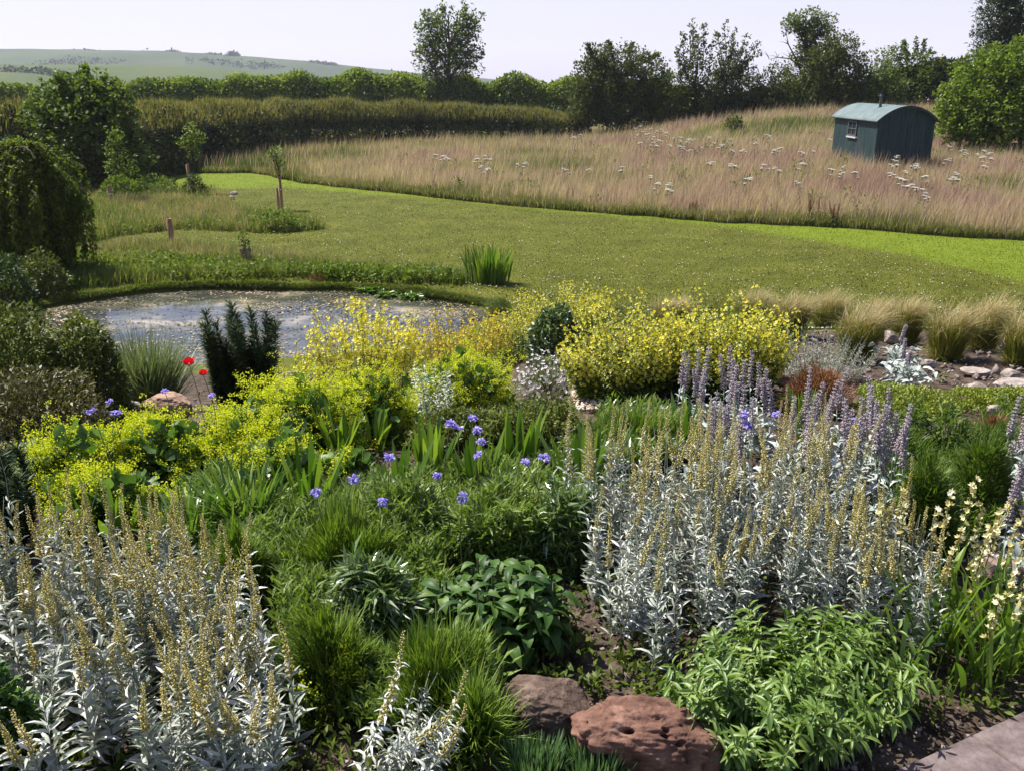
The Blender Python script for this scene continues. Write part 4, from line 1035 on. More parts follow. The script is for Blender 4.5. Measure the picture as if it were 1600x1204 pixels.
for i, (u0, u1, vb, vt, n, lb) in enumerate([
    (500, 560, 730, 622, 12, 'dark iris fan in the lime froth above the yellow sprig'), (555, 615, 715, 640, 12, 'broad bladed iris fan between lime froth and dark creeping shrub'),
    (645, 705, 760, 648, 12, 'iris fan below the silver lined stems, yellowing on one blade'), (440, 525, 830, 690, 16, 'iris fan with an upright violet head before it and bare soil at its foot'),
    (775, 850, 760, 635, 18, 'tall iris fan under the dark creeping shrub with one blade bent out'), (868, 950, 800, 665, 14, 'iris fan close against the silver artemisia edge'),
    (1040, 1095, 720, 625, 12, 'iris fan between lavender haze and mauve lambs ears'), (1240, 1262, 700, 610, 6, 'slim iris fan between the two lambs ear groups'), (715, 780, 790, 675, 14, 'iris fan in the middle of the violet flower heads'),
    (745, 800, 880, 790, 12, 'young iris fan sprouting above the glossy broad leaved plant'), (90, 260, 870, 745, 18, 'iris fans with one orange blade among brown gold spikes'), (600, 650, 790, 690, 9, 'iris fan with dried orange tips among the violet flower heads')]):
    straps('iris', lb, 'iris', u0, u1, vb, vt, n + 5, .04, G['iris'], .42, .3, group=IR)
straps('day_lily', 'glossy arching day lily leaves beside the lime froth', 'day lily', 250, 350, 870, 765, 190, .016, G['strap'], .5, 1.5)
straps('day_lily', 'glossy arching day lily leaves above the patch of bare soil', 'day lily', 335, 445, 850, 722, 210, .016, G['strap'], .5, 1.4)
straps('grass_clump', 'grey green fine leaved grass clump at the near edge of the pond', 'grass', 165, 300, 640, 518, 1100, .012, G['bluegrey'], .45, .9, prof='grass', k=5)
straps('grass_clump', 'small dark grassy tuft under the lime froth and the poppies', 'grass', 255, 350, 745, 668, 260, .008, G['lavender'], .35, .7, prof='grass', k=5)
straps('brown_sedge', 'brown dry sedge tuft hanging at the far pond bank', 'grass', 476, 522, 450, 424, 160, .012, G['dead'], .7, 1.1, prof='grass')
straps('bronze_fennel', 'thin bronze haze of fennel between iris fans and violet heads', 'plant', 540, 620, 850, 740, 420, .003, leafmat('bronze_leaf', [(.06, .05, .015), (.14, .11, .03), (.2, .16, .05)], .6, .2), .5, .5, prof='grass', k=4)
for (u0, u1, vb, vt, lb) in [(790, 880, 1250, 1162, 'spiky green rosettes at the foot of the brown boulder'), (870, 985, 1250, 1160, 'spiky blue green rosettes at the foot of the pitted red rock')]:
    root, c, rx, ry, h = straps('spurge', lb, 'plant', u0, u1, vb, vt, 520, .012, leafmat('spurge_leaf', [(.04, .09, .03), (.09, .17, .06), (.2, .28, .14)], .45, .25, .5), .55, -.35, prof='leaf', k=5, depth=.6)

# feather grasses
def feather(label, u0, u1, vb, vt):
    c, rx, ry, B, r, a = patch(u0, u1, vb, 1300, .6, .62); h = htop(c, vt) * 1.05; n = len(B)
    root = thing('feather_grass', label, 'grass', tuple(c), 'feather grasses along the lawn edge')
    mb = MB(); blades(mb, B, a + N_(0, .6, n), U(0, .35, n), U(0, .7, n), U(.5, .9, n) * h, U(.004, .008, n), 5, r=np.clip(N_(.25, .18, n), 0, .7)); q = 500; i = rng.integers(0, n, q); blades(mb, c + (B[i] - c) * 1.15, a[i] + N_(0, .5, q), U(.3, 1.1, q), U(.2, 1., q), U(.15, .5, q) * h, U(.004, .007, q), 5, r=np.clip(N_(.4, .25, q), 0, .95)); mb.build('leaves', G['stipa'], root, c)
    mb = MB(); n = 700; i = rng.integers(0, len(B), n); az = np.where(rng.random(n) < .6, N_(.3, .6, n), U(0, 6.28, n))
    P = c + (B[i] - c) * 1.3 + [0, 0, h * .42] + rng.normal(0, .02, (n, 3))
    blades(mb, P, az, U(.1, .7, n), U(.4, 1.9, n), U(.4, .85, n) * h, U(.003, .006, n), 6, r=np.clip(N_(.82, .16, n), 0.3, 1)); mb.build('plumes', G['stipa'], root, c)
for q in [('blond feather grass just past the yellow loosestrife, plumes swept over', 1195, 1265, 530, 456), ('feather grass behind the silvery cushion, tawny plumes', 1262, 1320, 515, 452), ('feather grass standing at the corner of the silvery cushion', 1305, 1372, 562, 474),
          ('feather grass behind the single grey spike', 1385, 1440, 536, 462), ('green footed feather grass nearest the bare soil on a reddish base', 1445, 1510, 562, 474), ('wide feather grass behind the pale stones', 1502, 1562, 548, 462),
          ('feather grass at the frame edge beside the pale stones', 1562, 1625, 572, 480), ('wispy feather grass showing above the yellow loosestrife', 1150, 1196, 512, 450), ('faint feather grass behind the middle of the yellow loosestrife', 1020, 1070, 520, 462), ('low feather grass between two taller ones', 1345, 1392, 530, 466)]:
    feather(*q)

# ---- mounds of leaves
def mound(name, label, cat, u0, u1, vt, vb, mat, L, w, n, depth=.75, T=T_QUAD, up=.3, lump=.16, thick=.35, group=None, blossoms=None, mode='leaf', rnd=.7, stem=True, hk=1.0):
    fpt = gp((u0 + u1) / 2, vb); rx = (u1 - u0) / 2 / pxm(fpt); ry = rx * depth
    c = np.array([fpt[0] * (1 + ry * .8 / fpt[1]), fpt[1] + ry * .8, 0]); c[2] = float(g(c[0], c[1])); h = max(htop(c, vt) * hk, .04)
    root = thing(name, label, cat, tuple(c), group); mb = MB(); sd = int(abs(u0) + vb)
    q, nm = dome(n, rx, ry, h, lump, thick, sd); P = c + q; P[:, 2] = np.maximum(P[:, 2], g(P[:, 0], P[:, 1]) + .005); n = len(P)
    if mode == 'leaf': leaves(mb, P, norm(nm * .5 + rdir(n) * rnd + [0, 0, up]), U(.65, 1.2, n) * L, U(.7, 1.2, n) * w, T=T, r=np.clip(.5 + .25 * wob(q[:, 0] * 9, q[:, 2] * 9, 1, sd) + N_(0, .22, n), 0, 1))
    else:
        d = norm(nm * .7 + rdir(n) * rnd * .5 + [0, 0, up]); az = np.arctan2(d[:, 1], d[:, 0]); ln = np.arccos(d[:, 2].clip(-1, 1))
        blades(mb, P - d * L * .5, az, ln, U(-.3, .5, n), rng.gamma(5, .2, n).clip(.45, 2.1) * L, U(.7, 1.2, n) * w, 4, prof='leaf')
    if stem:
        sb = mb; k = 46; Q, _ = dome(k, rx * .85, ry * .85, h * .85, lump, .2, sd); k = len(Q); f0 = c + Q * [.25, .25, 0]; f0[:, 2] = g(f0[:, 0], f0[:, 1]); t = np.linspace(0, 1, 6)[None, :, None]
        tubes(sb, f0[:, None] + (c + Q - f0)[:, None] * t + np.array([0, 0, 1]) * np.sin(t * 3.1) * h * .08, max(.003, h * .012), .0015, 4, m=1)
    mb.build('foliage', [mat, G['bark']], root, c)
    if blossoms: blossoms(root, c, rx, ry, h, sd)
    return root, c, rx, ry, h

def froth(m=1500, cl=16, size=.0095, spr=.025, mat=None, lift=1.2, lo=-.1):
    def f(root, c, rx, ry, h, sd):
        mb = MB(); q, nm = dome(m, rx, ry, h, .36, .3, sd + 5, lo); q *= (lift + rng.gamma(1.2, .09, len(q)) - .14)[:, None]; keep = (wob(q[:, 0] * 7, q[:, 1] * 7 + q[:, 2] * 6, 1, sd + 9) + rng.random(len(q)) * 1.1) > -.08
        q, nm = q[keep], nm[keep]; P = np.repeat(c + q, cl, 0); P = P + ball(np.zeros_like(P), spr) * [1.1, 1.1, .75]; n = len(P)
        leaves(mb, P, rdir(n, .6), U(.7, 1.3, n) * size, U(.7, 1.2, n) * size * .95, roll=U(0, 3, n), r=np.clip(np.repeat(rng.random(len(q)), cl) * .5 + rng.random(n) * .5, 0, 1))
        k = min(len(q), 500); i = rng.permutation(len(q))[:k]; a = c + q[i] * [.8, .8, .45]; t = np.linspace(0, 1, 3)[None, :, None]
        tubes(mb, a[:, None] + (c + q[i] - a)[:, None] * t, .0018, .001, 3, m=1)
        mb.build('blossoms', [mat or G['froth'], G['yleaf']], root, c)
    return f
LM = 'frothy ladys mantle mounds'
for (u0, u1, vt, vb, lb, m) in [
    (40, 210, 640, 790, 'lime flowered froth beside the dark dwarf conifer at the edge', 1300), (175, 345, 634, 770, 'lime flowered froth under the violet heads and below the sandstone boulder', 1500),
    (95, 275, 715, 850, 'lime flowered froth with big pale green leaves, behind brown gold spikes', 1200), (310, 470, 606, 760, 'bright lime flowered froth below the mountain pine', 1600),
    (395, 570, 566, 720, 'brightest lime flowered froth in front of the yellow primrose stems', 1800), (520, 655, 548, 690, 'lime flowered froth beside the silvery stems', 1500),
    (650, 800, 520, 650, 'lime flowered froth left of the blush pink flowers, above the creeping shrub'.replace('left of', 'next to'), 1700), (370, 525, 655, 800, 'lime flowered froth running down to the day lily leaves', 1100), (520, 580, 690, 800, 'small yellow sprig of froth among the iris fans', 420)]:
    mound('ladys_mantle', lb, 'plant', u0, u1, vt, vb, leafmat('mantle_leaf', [(.035, .075, .016), (.075, .14, .03), (.14, .22, .07)], .5, .3, .4), .085, .075, 420, T=T_DISC, group=LM, blossoms=froth(int(m * 1.6), 15), thick=.6, hk=.68, lump=.36)

def leaf(name, label, cat, *a, **k): return mound(name, label, cat, *a, **k)
leaf('leafy_shrub', 'dense olive leafed shrub at the pond side by the frame edge', 'shrub', -70, 130, 480, 665, G['olive'], .06, .02, 6500, lump=.25)
leaf('leafy_shrub', 'dense olive leafed shrub between the pond and the fine grass clump', 'shrub', 85, 215, 497, 660, G['olive'], .055, .02, 5200, lump=.25)
leaf('creeping_shrub', 'low brownish creeping shrub behind the lime froth', 'shrub', -40, 175, 585, 690, leafmat('brown_olive_leaf', [(.04, .04, .01), (.085, .08, .02), (.15, .13, .035)], .5, .2), .045, .016, 4200)
leaf('creeping_shrub', 'dark olive spreading shrub with flat sprays in the middle of the bed', 'shrub', 630, 810, 620, 710, G['olive'], .035, .014, 7000, lump=.35, up=.1, hk=.75)
leaf('creeping_shrub', 'dark olive shrub with drooping sprays below the blush pink flowers', 'shrub', 760, 940, 605, 720, G['olive'], .035, .014, 7000, lump=.38, up=.1, hk=.75)
leaf('dark_shrub', 'small dark green shrub wrapped in yellow loosestrife', 'shrub', 825, 915, 470, 568, leafmat('rose_leaf', [(.02, .045, .012), (.045, .085, .02), (.1, .15, .05)], .4, .25), .05, .028, 2600)
leaf('lavender_bush', 'violet hazed lavender bush behind the silver artemisia spikes', 'lavender', 920, 1050, 625, 725, G['lavender'], .082, .005, 6300, mode='blade', up=.8, lump=.45, hk=.85)
leaf('lavender_bush', 'dark green lavender bush between the big leaved plant and bare soil', 'lavender', 445, 640, 790, 945, G['lavender'], .082, .0055, 9750, mode='blade', up=.8, lump=.45, hk=.85)
leaf('lavender_bush', 'green lavender bush just behind the brown boulder', 'lavender', 600, 775, 995, 1170, G['lavender'], .082, .0045, 9750, mode='blade', up=.8, lump=.45, hk=.85)
leaf('lavender_bush', 'narrow green lavender bush beside the crooked golden spikes', 'lavender', 455, 590, 925, 1110, G['lavender'], .082, .0045, 8250, mode='blade', up=.8, lump=.45, hk=.85)
leaf('lavender_bush', 'small soft lavender bush under the day lily leaves', 'lavender', 335, 425, 820, 950, G['lavender'], .082, .0045, 5400, mode='blade', up=.8, lump=.45, hk=.85)
leaf('lavender_bush', 'dark lavender bush in the shade at the boulder foot', 'lavender', 690, 800, 1080, 1210, G['lavender'], .1, .0045, 3600, mode='blade', up=.6)
leaf('scabious_foliage', 'light green narrow leafed cushion under the violet heads', 'plant', 560, 720, 745, 885, leafmat('narrow_leaf', [(.06, .115, .012), (.14, .215, .025), (.29, .34, .12)], .35, .3, .6), .075, .011, 5600, up=.5, lump=.4, hk=.85)
leaf('scabious_foliage', 'light green narrow leafed cushion above the big glossy leaves', 'plant', 690, 890, 735, 900, MATS['narrow_leaf'], .075, .011, 6800, up=.5, lump=.4, hk=.8)
leaf('white_campion_foliage', 'dark narrow leafed cushion with pale glints beside the big glossy leaves', 'plant', 510, 665, 850, 1030, leafmat('campion_leaf', [(.04, .085, .014), (.09, .155, .028), (.26, .31, .17)], .3, .25, .7), .085, .014, 5200, up=.3, lump=.4, hk=.8)
leaf('campion_foliage', 'pale glinting narrow leaves against the silver artemisia', 'plant', 830, 935, 760, 900, MATS['campion_leaf'], .08, .013, 3600, up=.3, lump=.4)
leaf('feathery_bush', 'dark feathery green bush behind the cream flower spikes', 'shrub', 1365, 1490, 715, 905, G['fern'], .05, .006, 8000, mode='blade', up=.4)
leaf('feathery_bush', 'feathery green bush between cream flower spikes and the rust tuft', 'shrub', 1455, 1580, 690, 850, G['fern'], .05, .006, 7500, mode='blade', up=.4)
leaf('euphorbia', 'whorled green euphorbia with a yellowing foot beside the lambs ears', 'plant', 1395, 1445, 628, 720, G['fern'], .08, .012, 520, up=.2)
leaf('euphorbia', 'whorled green euphorbia standing behind the feathery bush', 'plant', 1440, 1510, 640, 735, G['fern'], .08, .012, 640, up=.2)
leaf('rust_tuft', 'rust red heathery tuft near the end lambs ear', 'plant', 1505, 1580, 652, 725, G['rust'], .05, .005, 2600, mode='blade', up=.5)
leaf('rust_mat', 'rust red low mat behind the mauve spikes', 'plant', 1212, 1330, 568, 650, G['rust'], .045, .005, 3600, mode='blade', up=.4)
leaf('moss_carpet', 'yellow green mossy carpet on the gravel behind the mauve spikes', 'ground cover', 1320, 1490, 588, 655, G['moss'], .022, .014, 7000, up=.6, stem=False, hk=.45, lump=.4)
leaf('moss_carpet', 'yellow green mossy carpet reaching the frame edge among pale stones', 'ground cover', 1475, 1640, 582, 645, G['moss'], .022, .014, 7000, up=.6, stem=False, hk=.45, lump=.4)
leaf('box_bush', 'dark glossy box bush in the bottom corner under silver leaves', 'shrub', -60, 110, 1040, 1290, leafmat('box_leaf', [(.02, .055, .008), (.05, .11, .016), (.11, .19, .03)], .35, .25, .5), .03, .018, 5200)
leaf('lime_spurge', 'small lime topped spurge between lavender bushes', 'plant', 515, 575, 1035, 1120, G['yleaf'], .028, .014, 800, blossoms=froth(150, 12, .009, .02))
leaf('lime_spurge', 'second lime topped spurge beside the crooked golden spikes', 'plant', 455, 505, 1075, 1140, G['yleaf'], .028, .014, 600, blossoms=froth(110, 12, .009, .02))
leaf('yew_bush', 'smooth rounded green bush behind the weeping tree', 'shrub', -30, 98, 214, 330, G['darkleaf'], .1, .05, 5200, lump=.06, thick=.18)
leaf('low_shrub', 'low bright green dome shrub by the first tree stake', 'shrub', 156, 225, 274, 316, G['lightleaf'], .1, .06, 1500, lump=.08, thick=.2)
leaf('low_shrub', 'loose green shrub beside the bright dome shrub', 'shrub', 205, 285, 280, 314, G['midleaf'], .12, .06, 1200, lump=.25)
leaf('low_shrub', 'small dark shrub at the foot of the orange topped stake', 'shrub', 288, 326, 272, 312, G['hawthorn'], .11, .06, 800)
leaf('thicket', 'dark tangled thicket on the pond bank under the weeping tree', 'shrub', -60, 60, 395, 490, G['darkleaf'], .08, .04, 3000, lump=.3)
leaf('thicket', 'leafy thicket where the pond bank meets the weeping tree', 'shrub', 30, 120, 395, 470, G['olive'], .08, .04, 1800, lump=.3)
leaf('island_plant', 'leafy weed clump at the end of the long grass island', 'plant', 395, 470, 325, 366, G['lightleaf'], .12, .05, 600, lump=.3)
for (u0, u1, vt, vb, lb) in [(555, 604, 450, 472, 'largest bright green water plant clump in the pond'), (594, 620, 471, 488, 'small dark water plant clump between the other two'), (630, 657, 474, 492, 'small water plant clump nearest the yellow flowers')]:
    c, rx, ry, B, r, a = patch(u0, u1, vb, 90, .6, .8); c[2] = -.06; B[:, 2] = -.07
    root = thing('water_plant', lb, 'water plant', tuple(c), 'water plants in the pond'); mb = MB()
    leaves(mb, np.repeat(B, 3, 0), dirs(U(0, 6.28, 270), U(.1, 1.2, 270)), U(.1, .22, 270), U(.05, .09, 270), T=T_CURL); mb.build('leaves', G['strap'], root, c)

# pine-like dwarf conifers
def candles(label, u0, u1, vt, vb, n, name='mountain_pine', L=.05, thick=.05):
    c, rx, ry, B, r, a = patch(u0, u1, vb, n, .7, .55); h = htop(c, vt); root = thing(name, label, 'conifer', tuple(c))
    C = curve(B, a, U(0, .3, n) + .5 * r, U(-.7, .0, n), h * U(.25, 1.06, n) * (1 - .45 * r * r), 8); tr = MB(); tubes(tr, C, .012, .005, 4); tr.build('branches', G['bark'], root, c)
    m = 520; i = np.repeat(np.arange(n), m); k = np.tile(np.arange(m), n).astype(float); t = U(.12, 1, n * m); mb = MB()
    P, d, rd_ = radial(C, i, t, k, U(.35, 1.15, n * m), 1.5); leaves(mb, P, d, L * U(.7, 1.2, len(k)), U(.006, .009, len(k)), r=np.clip(np.repeat(rng.random(n), m) * .4 + .6 * rng.random(n * m), 0, 1))
    mb.build('needles', G['conifer'], root, c)
candles('dark mountain pine with upright candles against the pond', 338, 428, 484, 650, 80, L=.08)
candles('dark dwarf conifer at the frame edge beside the lime froth', -50, 62, 640, 880, 30, 'dwarf_conifer', L=.055)

# big glossy leaves
def broad():
    c, rx, ry, B, r, a = patch(640, 920, 1055, 64, .7, .95); root = thing('broad_leaved_plant', 'big glossy leaved green plant in a wide rosette behind the rocks', 'plant', tuple(c)); mb = MB()
    h = htop(c, 872)
    top = c + np.column_stack([(B - c)[:, 0], (B - c)[:, 1], h * (1 - .55 * r * r) * U(.7, 1.0, len(B))])
    m = 14; i = np.repeat(np.arange(len(B)), m); P = top[i] - [0, 0, .03] + rng.normal(0, .012, (len(i), 3))
    P[:, 2] -= np.tile(np.arange(m), len(B)) * .011
    d = dirs(np.tile(np.arange(m), len(B)) * GA + np.repeat(U(0, 6, len(B)), m), U(-.1, .45, len(i)) - np.tile(np.arange(m), len(B)) * .05)
    leaves(mb, P, d, U(.07, .12, len(i)), U(.032, .052, len(i)), roll=N_(0, .25, len(i)), T=T_BIG); t = np.linspace(0, 1, 5)[None, :, None]; tubes(mb, B[:, None] + (top - B)[:, None] * t, .006, .004, 5, m=1); mb.build('leaves', [G['broad'], G['stem']], root, c, smooth=True)
broad()

# stem plants with flowers
def stemclump(name, label, cat, u0, u1, vt, vb, n, fol, blossoms=None, depth=.7, lean=.15, hj=(.6, 1.08), group=None, extra=None, spikes=None, fall=.3):
    c, rx, ry, B, r, a = patch(u0, u1, vb, n, depth, .92); h = htop(c, vt)
    C = curve(B, a + N_(0, .4, n), lean * (.3 + r), U(-.1, .25, n), h * U(*hj, n) * (1 - fall * r * r), 8)
    return clump(name, label, cat, C, fol, blossoms=blossoms, group=group, spikes=spikes, loc=c)
YL = dict(nleaf=30, LL=.06, LW=.022, el=.35, mats=[G['yleaf'], G['stem']], T=T_FOLD, stem_r=.003)
YG = 'yellow loosestrife drifts'
stemclump('yellow_primrose', 'tall loose yellow flower stems standing against the pond water', 'flower', 495, 660, 462, 640, 120, dict(YL, nleaf=16), dict(n=14, t0=.5, size=.038, rad=.035, mat=G['yellow']), hj=(.75, 1.05), group=YG)
stemclump('yellow_primrose', 'orange tinged yellow flower stems behind the lime froth', 'flower', 640, 800, 476, 600, 130, dict(YL, nleaf=16), dict(n=13, t0=.45, size=.036, rad=.03, mat=leafmat('amber_petal', [(.55, .38, .02), (.74, .6, .04), (.85, .76, .2)], .5, .3, .3, (1.1, 1, .5))), group=YG)
stemclump('yellow_primrose', 'few yellow flower stems leaning over the mountain pine', 'flower', 390, 510, 528, 640, 34, dict(YL, nleaf=14), dict(n=6, t0=.6, size=.032, rad=.03, mat=G['yellow']), group=YG)
stemclump('yellow_loosestrife', 'yellow loosestrife crowding behind the small dark shrub', 'flower', 770, 945, 434, 545, 270, YL, dict(n=16, t0=.4, size=.028, rad=.035, mat=G['yellow']), group=YG, lean=.4, fall=.5)
stemclump('yellow_loosestrife', 'yellow loosestrife in full flower beside the small dark shrub', 'flower', 900, 1050, 454, 625, 250, YL, dict(n=17, t0=.4, size=.027, rad=.035, mat=G['yellow']), group=YG, lean=.45, fall=.6)
stemclump('yellow_loosestrife', 'largest yellow loosestrife, reaching to the feather grasses', 'flower', 1045, 1205, 440, 620, 330, YL, dict(n=17, t0=.4, size=.027, rad=.035, mat=G['yellow']), group=YG, lean=.45, fall=.6)
stemclump('sage', 'fresh green sage bush spilling toward the paving', 'herb', 1100, 1265, 1000, 1195, 90, dict(nleaf=30, LL=.07, LW=.018, el=.35, t0=.15, t1=1, T=T_FOLD, mats=[G['sage'], G['stem']], taper=.1), lean=.7, fall=.35)
stemclump('sage', 'fresh green sage bush against the silver artemisia and the cream irises', 'herb', 1150, 1370, 965, 1150, 100, dict(nleaf=30, LL=.07, LW=.018, el=.35, t0=.15, t1=1, T=T_FOLD, mats=[G['sage'], G['stem']], taper=.1), lean=.7, fall=.35)
stemclump('silver_lined_plant', 'thin stems of white edged leaves between two lime froths', 'plant', 650, 715, 545, 660, 18, dict(nleaf=34, LL=.04, LW=.014, el=.5, T=T_FOLD, mats=[leafmat('pale_leaf', [(.12, .17, .08), (.4, .44, .34), (.66, .68, .6)], .45, .2), G['grey_stem']], taper=.2))
stemclump('silver_cushion', 'low silvery cushion in front of the feather grasses', 'plant', 1215, 1345, 508, 600, 120, dict(nleaf=24, LL=.045, LW=.009, el=.6, T=T_QUAD, mats=[leafmat('ash_leaf', [(.14, .14, .1), (.26, .27, .22), (.42, .41, .37)], .7, .15, .2), G['grey_stem']]), lean=.5)
stemclump('ferny_weed', 'tall nettle like weed at the pond edge above the olive shrubs', 'plant', 10, 90, 465, 640, 14, dict(nleaf=24, LL=.09, LW=.035, el=.1, T=T_FOLD, mats=[G['midleaf'], G['stem']]), hj=(.8, 1.05))
def blush():
    def f(root, c, rx, ry, h, sd):
        mb = MB(); q, nm = dome(330, rx, ry, h, .4, .2, sd, .1); n = len(q); d = norm(nm + rdir(n) * .5 + [0, -.2, .3])
        leaves(mb, c + q * 1.06, d, U(.02, .03, n), U(.03, .045, n), roll=U(0, 6, n), T=T_FLOWER); mb.build('blossoms', G['pinkwhite'], root, c)
    mound('blush_dianthus', 'blush white flowered dianthus cushion beside the dark brown rock', 'flower', 795, 925, 548, 618, G['bluegrey'], .06, .006, 2200, mode='blade', blossoms=f, lump=.3, hk=.7)
blush()

# low weeds and litter so that little bare soil shows
def bed_cover():
    mb = MB()
    for P, n, hh, m in (([(430, 790), (560, 775), (760, 762), (900, 752), (930, 800), (900, 900), (700, 900), (640, 960), (520, 900), (450, 850)], 4200, .27, 0), ([(520, 900), (650, 880), (700, 960), (650, 1060), (560, 1100), (480, 1000)], 1700, .22, 0), ([(430, 880), (640, 900), (760, 1000), (780, 1090), (640, 1180), (450, 1090)], 1700, .2, 0), ([(280, 780), (440, 740), (480, 860), (400, 940), (320, 900)], 900, .22, 0), ([(940, 670), (1060, 670), (1060, 740), (930, 760)], 700, .26, 0), ([(1360, 720), (1570, 690), (1580, 860), (1400, 900)], 1500, .34, 1)):
        A = in_px(P, n); hz = hh * (.55 + .35 * wob(A[:, 0], A[:, 1], 6, 61)).clip(.12, 1.1) * U(.3, 1.05, n)
        B = A + np.column_stack([np.zeros(n), np.zeros(n), hz]); clumps(mb, B, np.repeat([[0, 0, 1.]], n, 0), 9, .045, .075, .012 if m == 0 else .008, up=.7, mat=m, cv=.3)
        tubes(mb, np.stack([A, (A + B) / 2 + rng.normal(0, .01, A.shape), B], 1), .002, .0012, 3, m=2)
    o = mb.build('bed_foliage', [MATS['narrow_leaf'], G['fern'], G['stem']]); kind(o, 'stuff', 'narrow leaved ground cover filling the bed between the clumps')
bed_cover()
def litter():
    A = np.column_stack([U(-3.2, 3.6, 5200), 1 / U(1 / 12.5, 1 / 1.7, 5200), np.zeros(5200)]); A[:, 0] = A[:, 0] * A[:, 1] * .28
    bare = (A[:, 0] > 2.2) & (A[:, 1] > 6)
    bare &= rng.random(len(A)) < .8
    A = A[~bare]; A = A[~((A[:, 0] > .9) & (A[:, 1] < 2.75))]; A = A[pond_r(A[:, 0], A[:, 1]) > 1.05]; A[:, 2] = g(A[:, 0], A[:, 1]) + .02
    mb = MB(); clumps(mb, A, np.repeat([[0, 0, 1.]], len(A), 0), 8, .06, .04, .018)
    o = mb.build('low_weeds', G['midleaf']); kind(o, 'stuff', 'small low weeds on the bed soil')
    n = 6500; x = U(-.62, .66, n); y = 1 / U(1 / 9.6, 1 / 1.7, n); x = x * y
    mb = MB(); T = (np.array([[.5, 0, 0], [0, .5, 0], [-.5, 0, 0], [0, -.5, 0], [0, 0, .45], [0, 0, -.3]]), np.array([[0, 1, 4], [1, 2, 4], [2, 3, 4], [3, 0, 4], [1, 0, 5], [2, 1, 5], [3, 2, 5], [0, 3, 5]]))
    s = rng.gamma(2, .006, n) + .006
    mb.scatter(T, np.column_stack([x, y, g(x, y) - .012]), fr(rdir(n)), np.column_stack([s * U(.8, 1.8, n), s, s * .8]))
    q = 1500; y = U(6.4, 9.6, q); x = U(2.0, 6.2, q) * (y / 8); s2 = rng.gamma(2, .011, q) + .008
    mb.scatter(T, np.column_stack([x, y, g(x, y) - .01]), fr(rdir(q)), np.column_stack([s2 * U(.8, 1.8, q), s2, s2 * .8]), U(.35, 1, q))
    gm = leafmat('gravel_stone', [(.06, .042, .034), (.16, .12, .1), (.34, .29, .26)], .9, 0, .2)
    o = mb.build('gravel', gm); kind(o, 'stuff', 'small stones and clods on the bed soil')
    mb = MB(); P = in_px([(890, 610), (935, 575), (960, 600), (935, 640), (900, 640)], 900); s = U(.012, .035, 900); mb.scatter(T, P, fr(rdir(900)), np.column_stack([s * 1.4, s, s * .7]))
    o = mb.build('pale_gravel', leafmat('tan_stone', [(.3, .2, .13), (.5, .4, .3), (.65, .57, .48)], .9, 0, .2)); kind(o, 'stuff', 'tan chippings beside the brown rock')
litter()

# ---------------------------------------------------------------- small flowers
def scabious(u, v, h, label, tilt=0, size=.025):
    size = rng.uniform(.018, .029); p = head_pt(u, v, h); f0 = p + [rng.uniform(-.08, .08), rng.uniform(-.02, .1), 0]; f0[2] = float(g(f0[0], f0[1]))
    root = thing('scabious', label, 'flower', tuple(f0), 'violet scabious flowers')
    t = np.linspace(0, 1, 8)[:, None]; c = f0 + (p - f0) * t; c[:, 0] += .03 * rng.normal() * np.sin(t[:, 0] * 3.1)
    mb = MB(); tubes(mb, c[None], .003, .0018, 4); mb.build('stem', G['stem'], root, f0)
    mb = MB(); n = 46; ax = norm(np.array([[rng.normal(0, .35) + tilt, rng.normal(-.35, .25), 1.]]))[0]
    d = rdir(n); d = norm(d - ax * (d @ ax)[:, None] * .75 + ax * .25); rr = np.sqrt(rng.random(n))
    leaves(mb, p + d * (rr * size * .55)[:, None] + ax * ((1 - rr) * size * .35)[:, None], d, size * U(.5, .8, n), size * U(.35, .55, n), roll=N_(0, .5, n), T=T_FOLD)
    mb.build('flower_head', G['violet'], root, f0)
for q in [(703, 664, .56, 'violet scabious head at the top of the cluster, partly hiding another'), (716, 670, .54, 'violet scabious head tucked against its twin at the top of the cluster'), (738, 657, .57, 'pale scabious head highest of all, before the creeping shrub'),
          (746, 677, .55, 'violet scabious head under the highest pale one'), (752, 693, .53, 'pale scabious head half way down between the iris fans'), (748, 716, .52, 'largest violet scabious head beside the bent iris fan'),
          (821, 727, .5, 'violet scabious head near the silver artemisia, larger of two'), (850, 718, .5, 'small violet scabious head next to the silver artemisia'), (608, 717, .5, 'pale violet scabious head before the broad bladed iris fan'),
          (683, 745, .48, 'dark violet scabious head seen edge on'), (723, 782, .46, 'violet scabious head low above the big glossy leaves'), (598, 788, .45, 'tilted violet scabious head beside the bronze fennel'), (553, 753, .46, 'small pale scabious head by the yellow sprig'),
          (494, 773, .47, 'violet scabious head in front of the iris fan at the bare soil'), (172, 631, .5, 'violet scabious head above the lime froth, nearest the grass clump'), (144, 646, .5, 'violet scabious head sunk in the lime froth'), (182, 649, .46, 'pale lilac head half buried in the lime froth'),
          (258, 616, .52, 'pale lilac scabious head on a dark stem before the sandstone boulder'), (331, 620, .5, 'violet scabious head beside the mountain pine foot'), (1163, 648, .55, 'blue violet head among mauve lambs ear spikes'), (1166, 668, .5, 'blue violet head just under another among the lambs ear spikes'), (1214, 650, .55, 'blue violet head in the gap between lambs ear groups'), (1338, 661, .52, 'blue violet head among the second lambs ear group')]:
    scabious(*q)
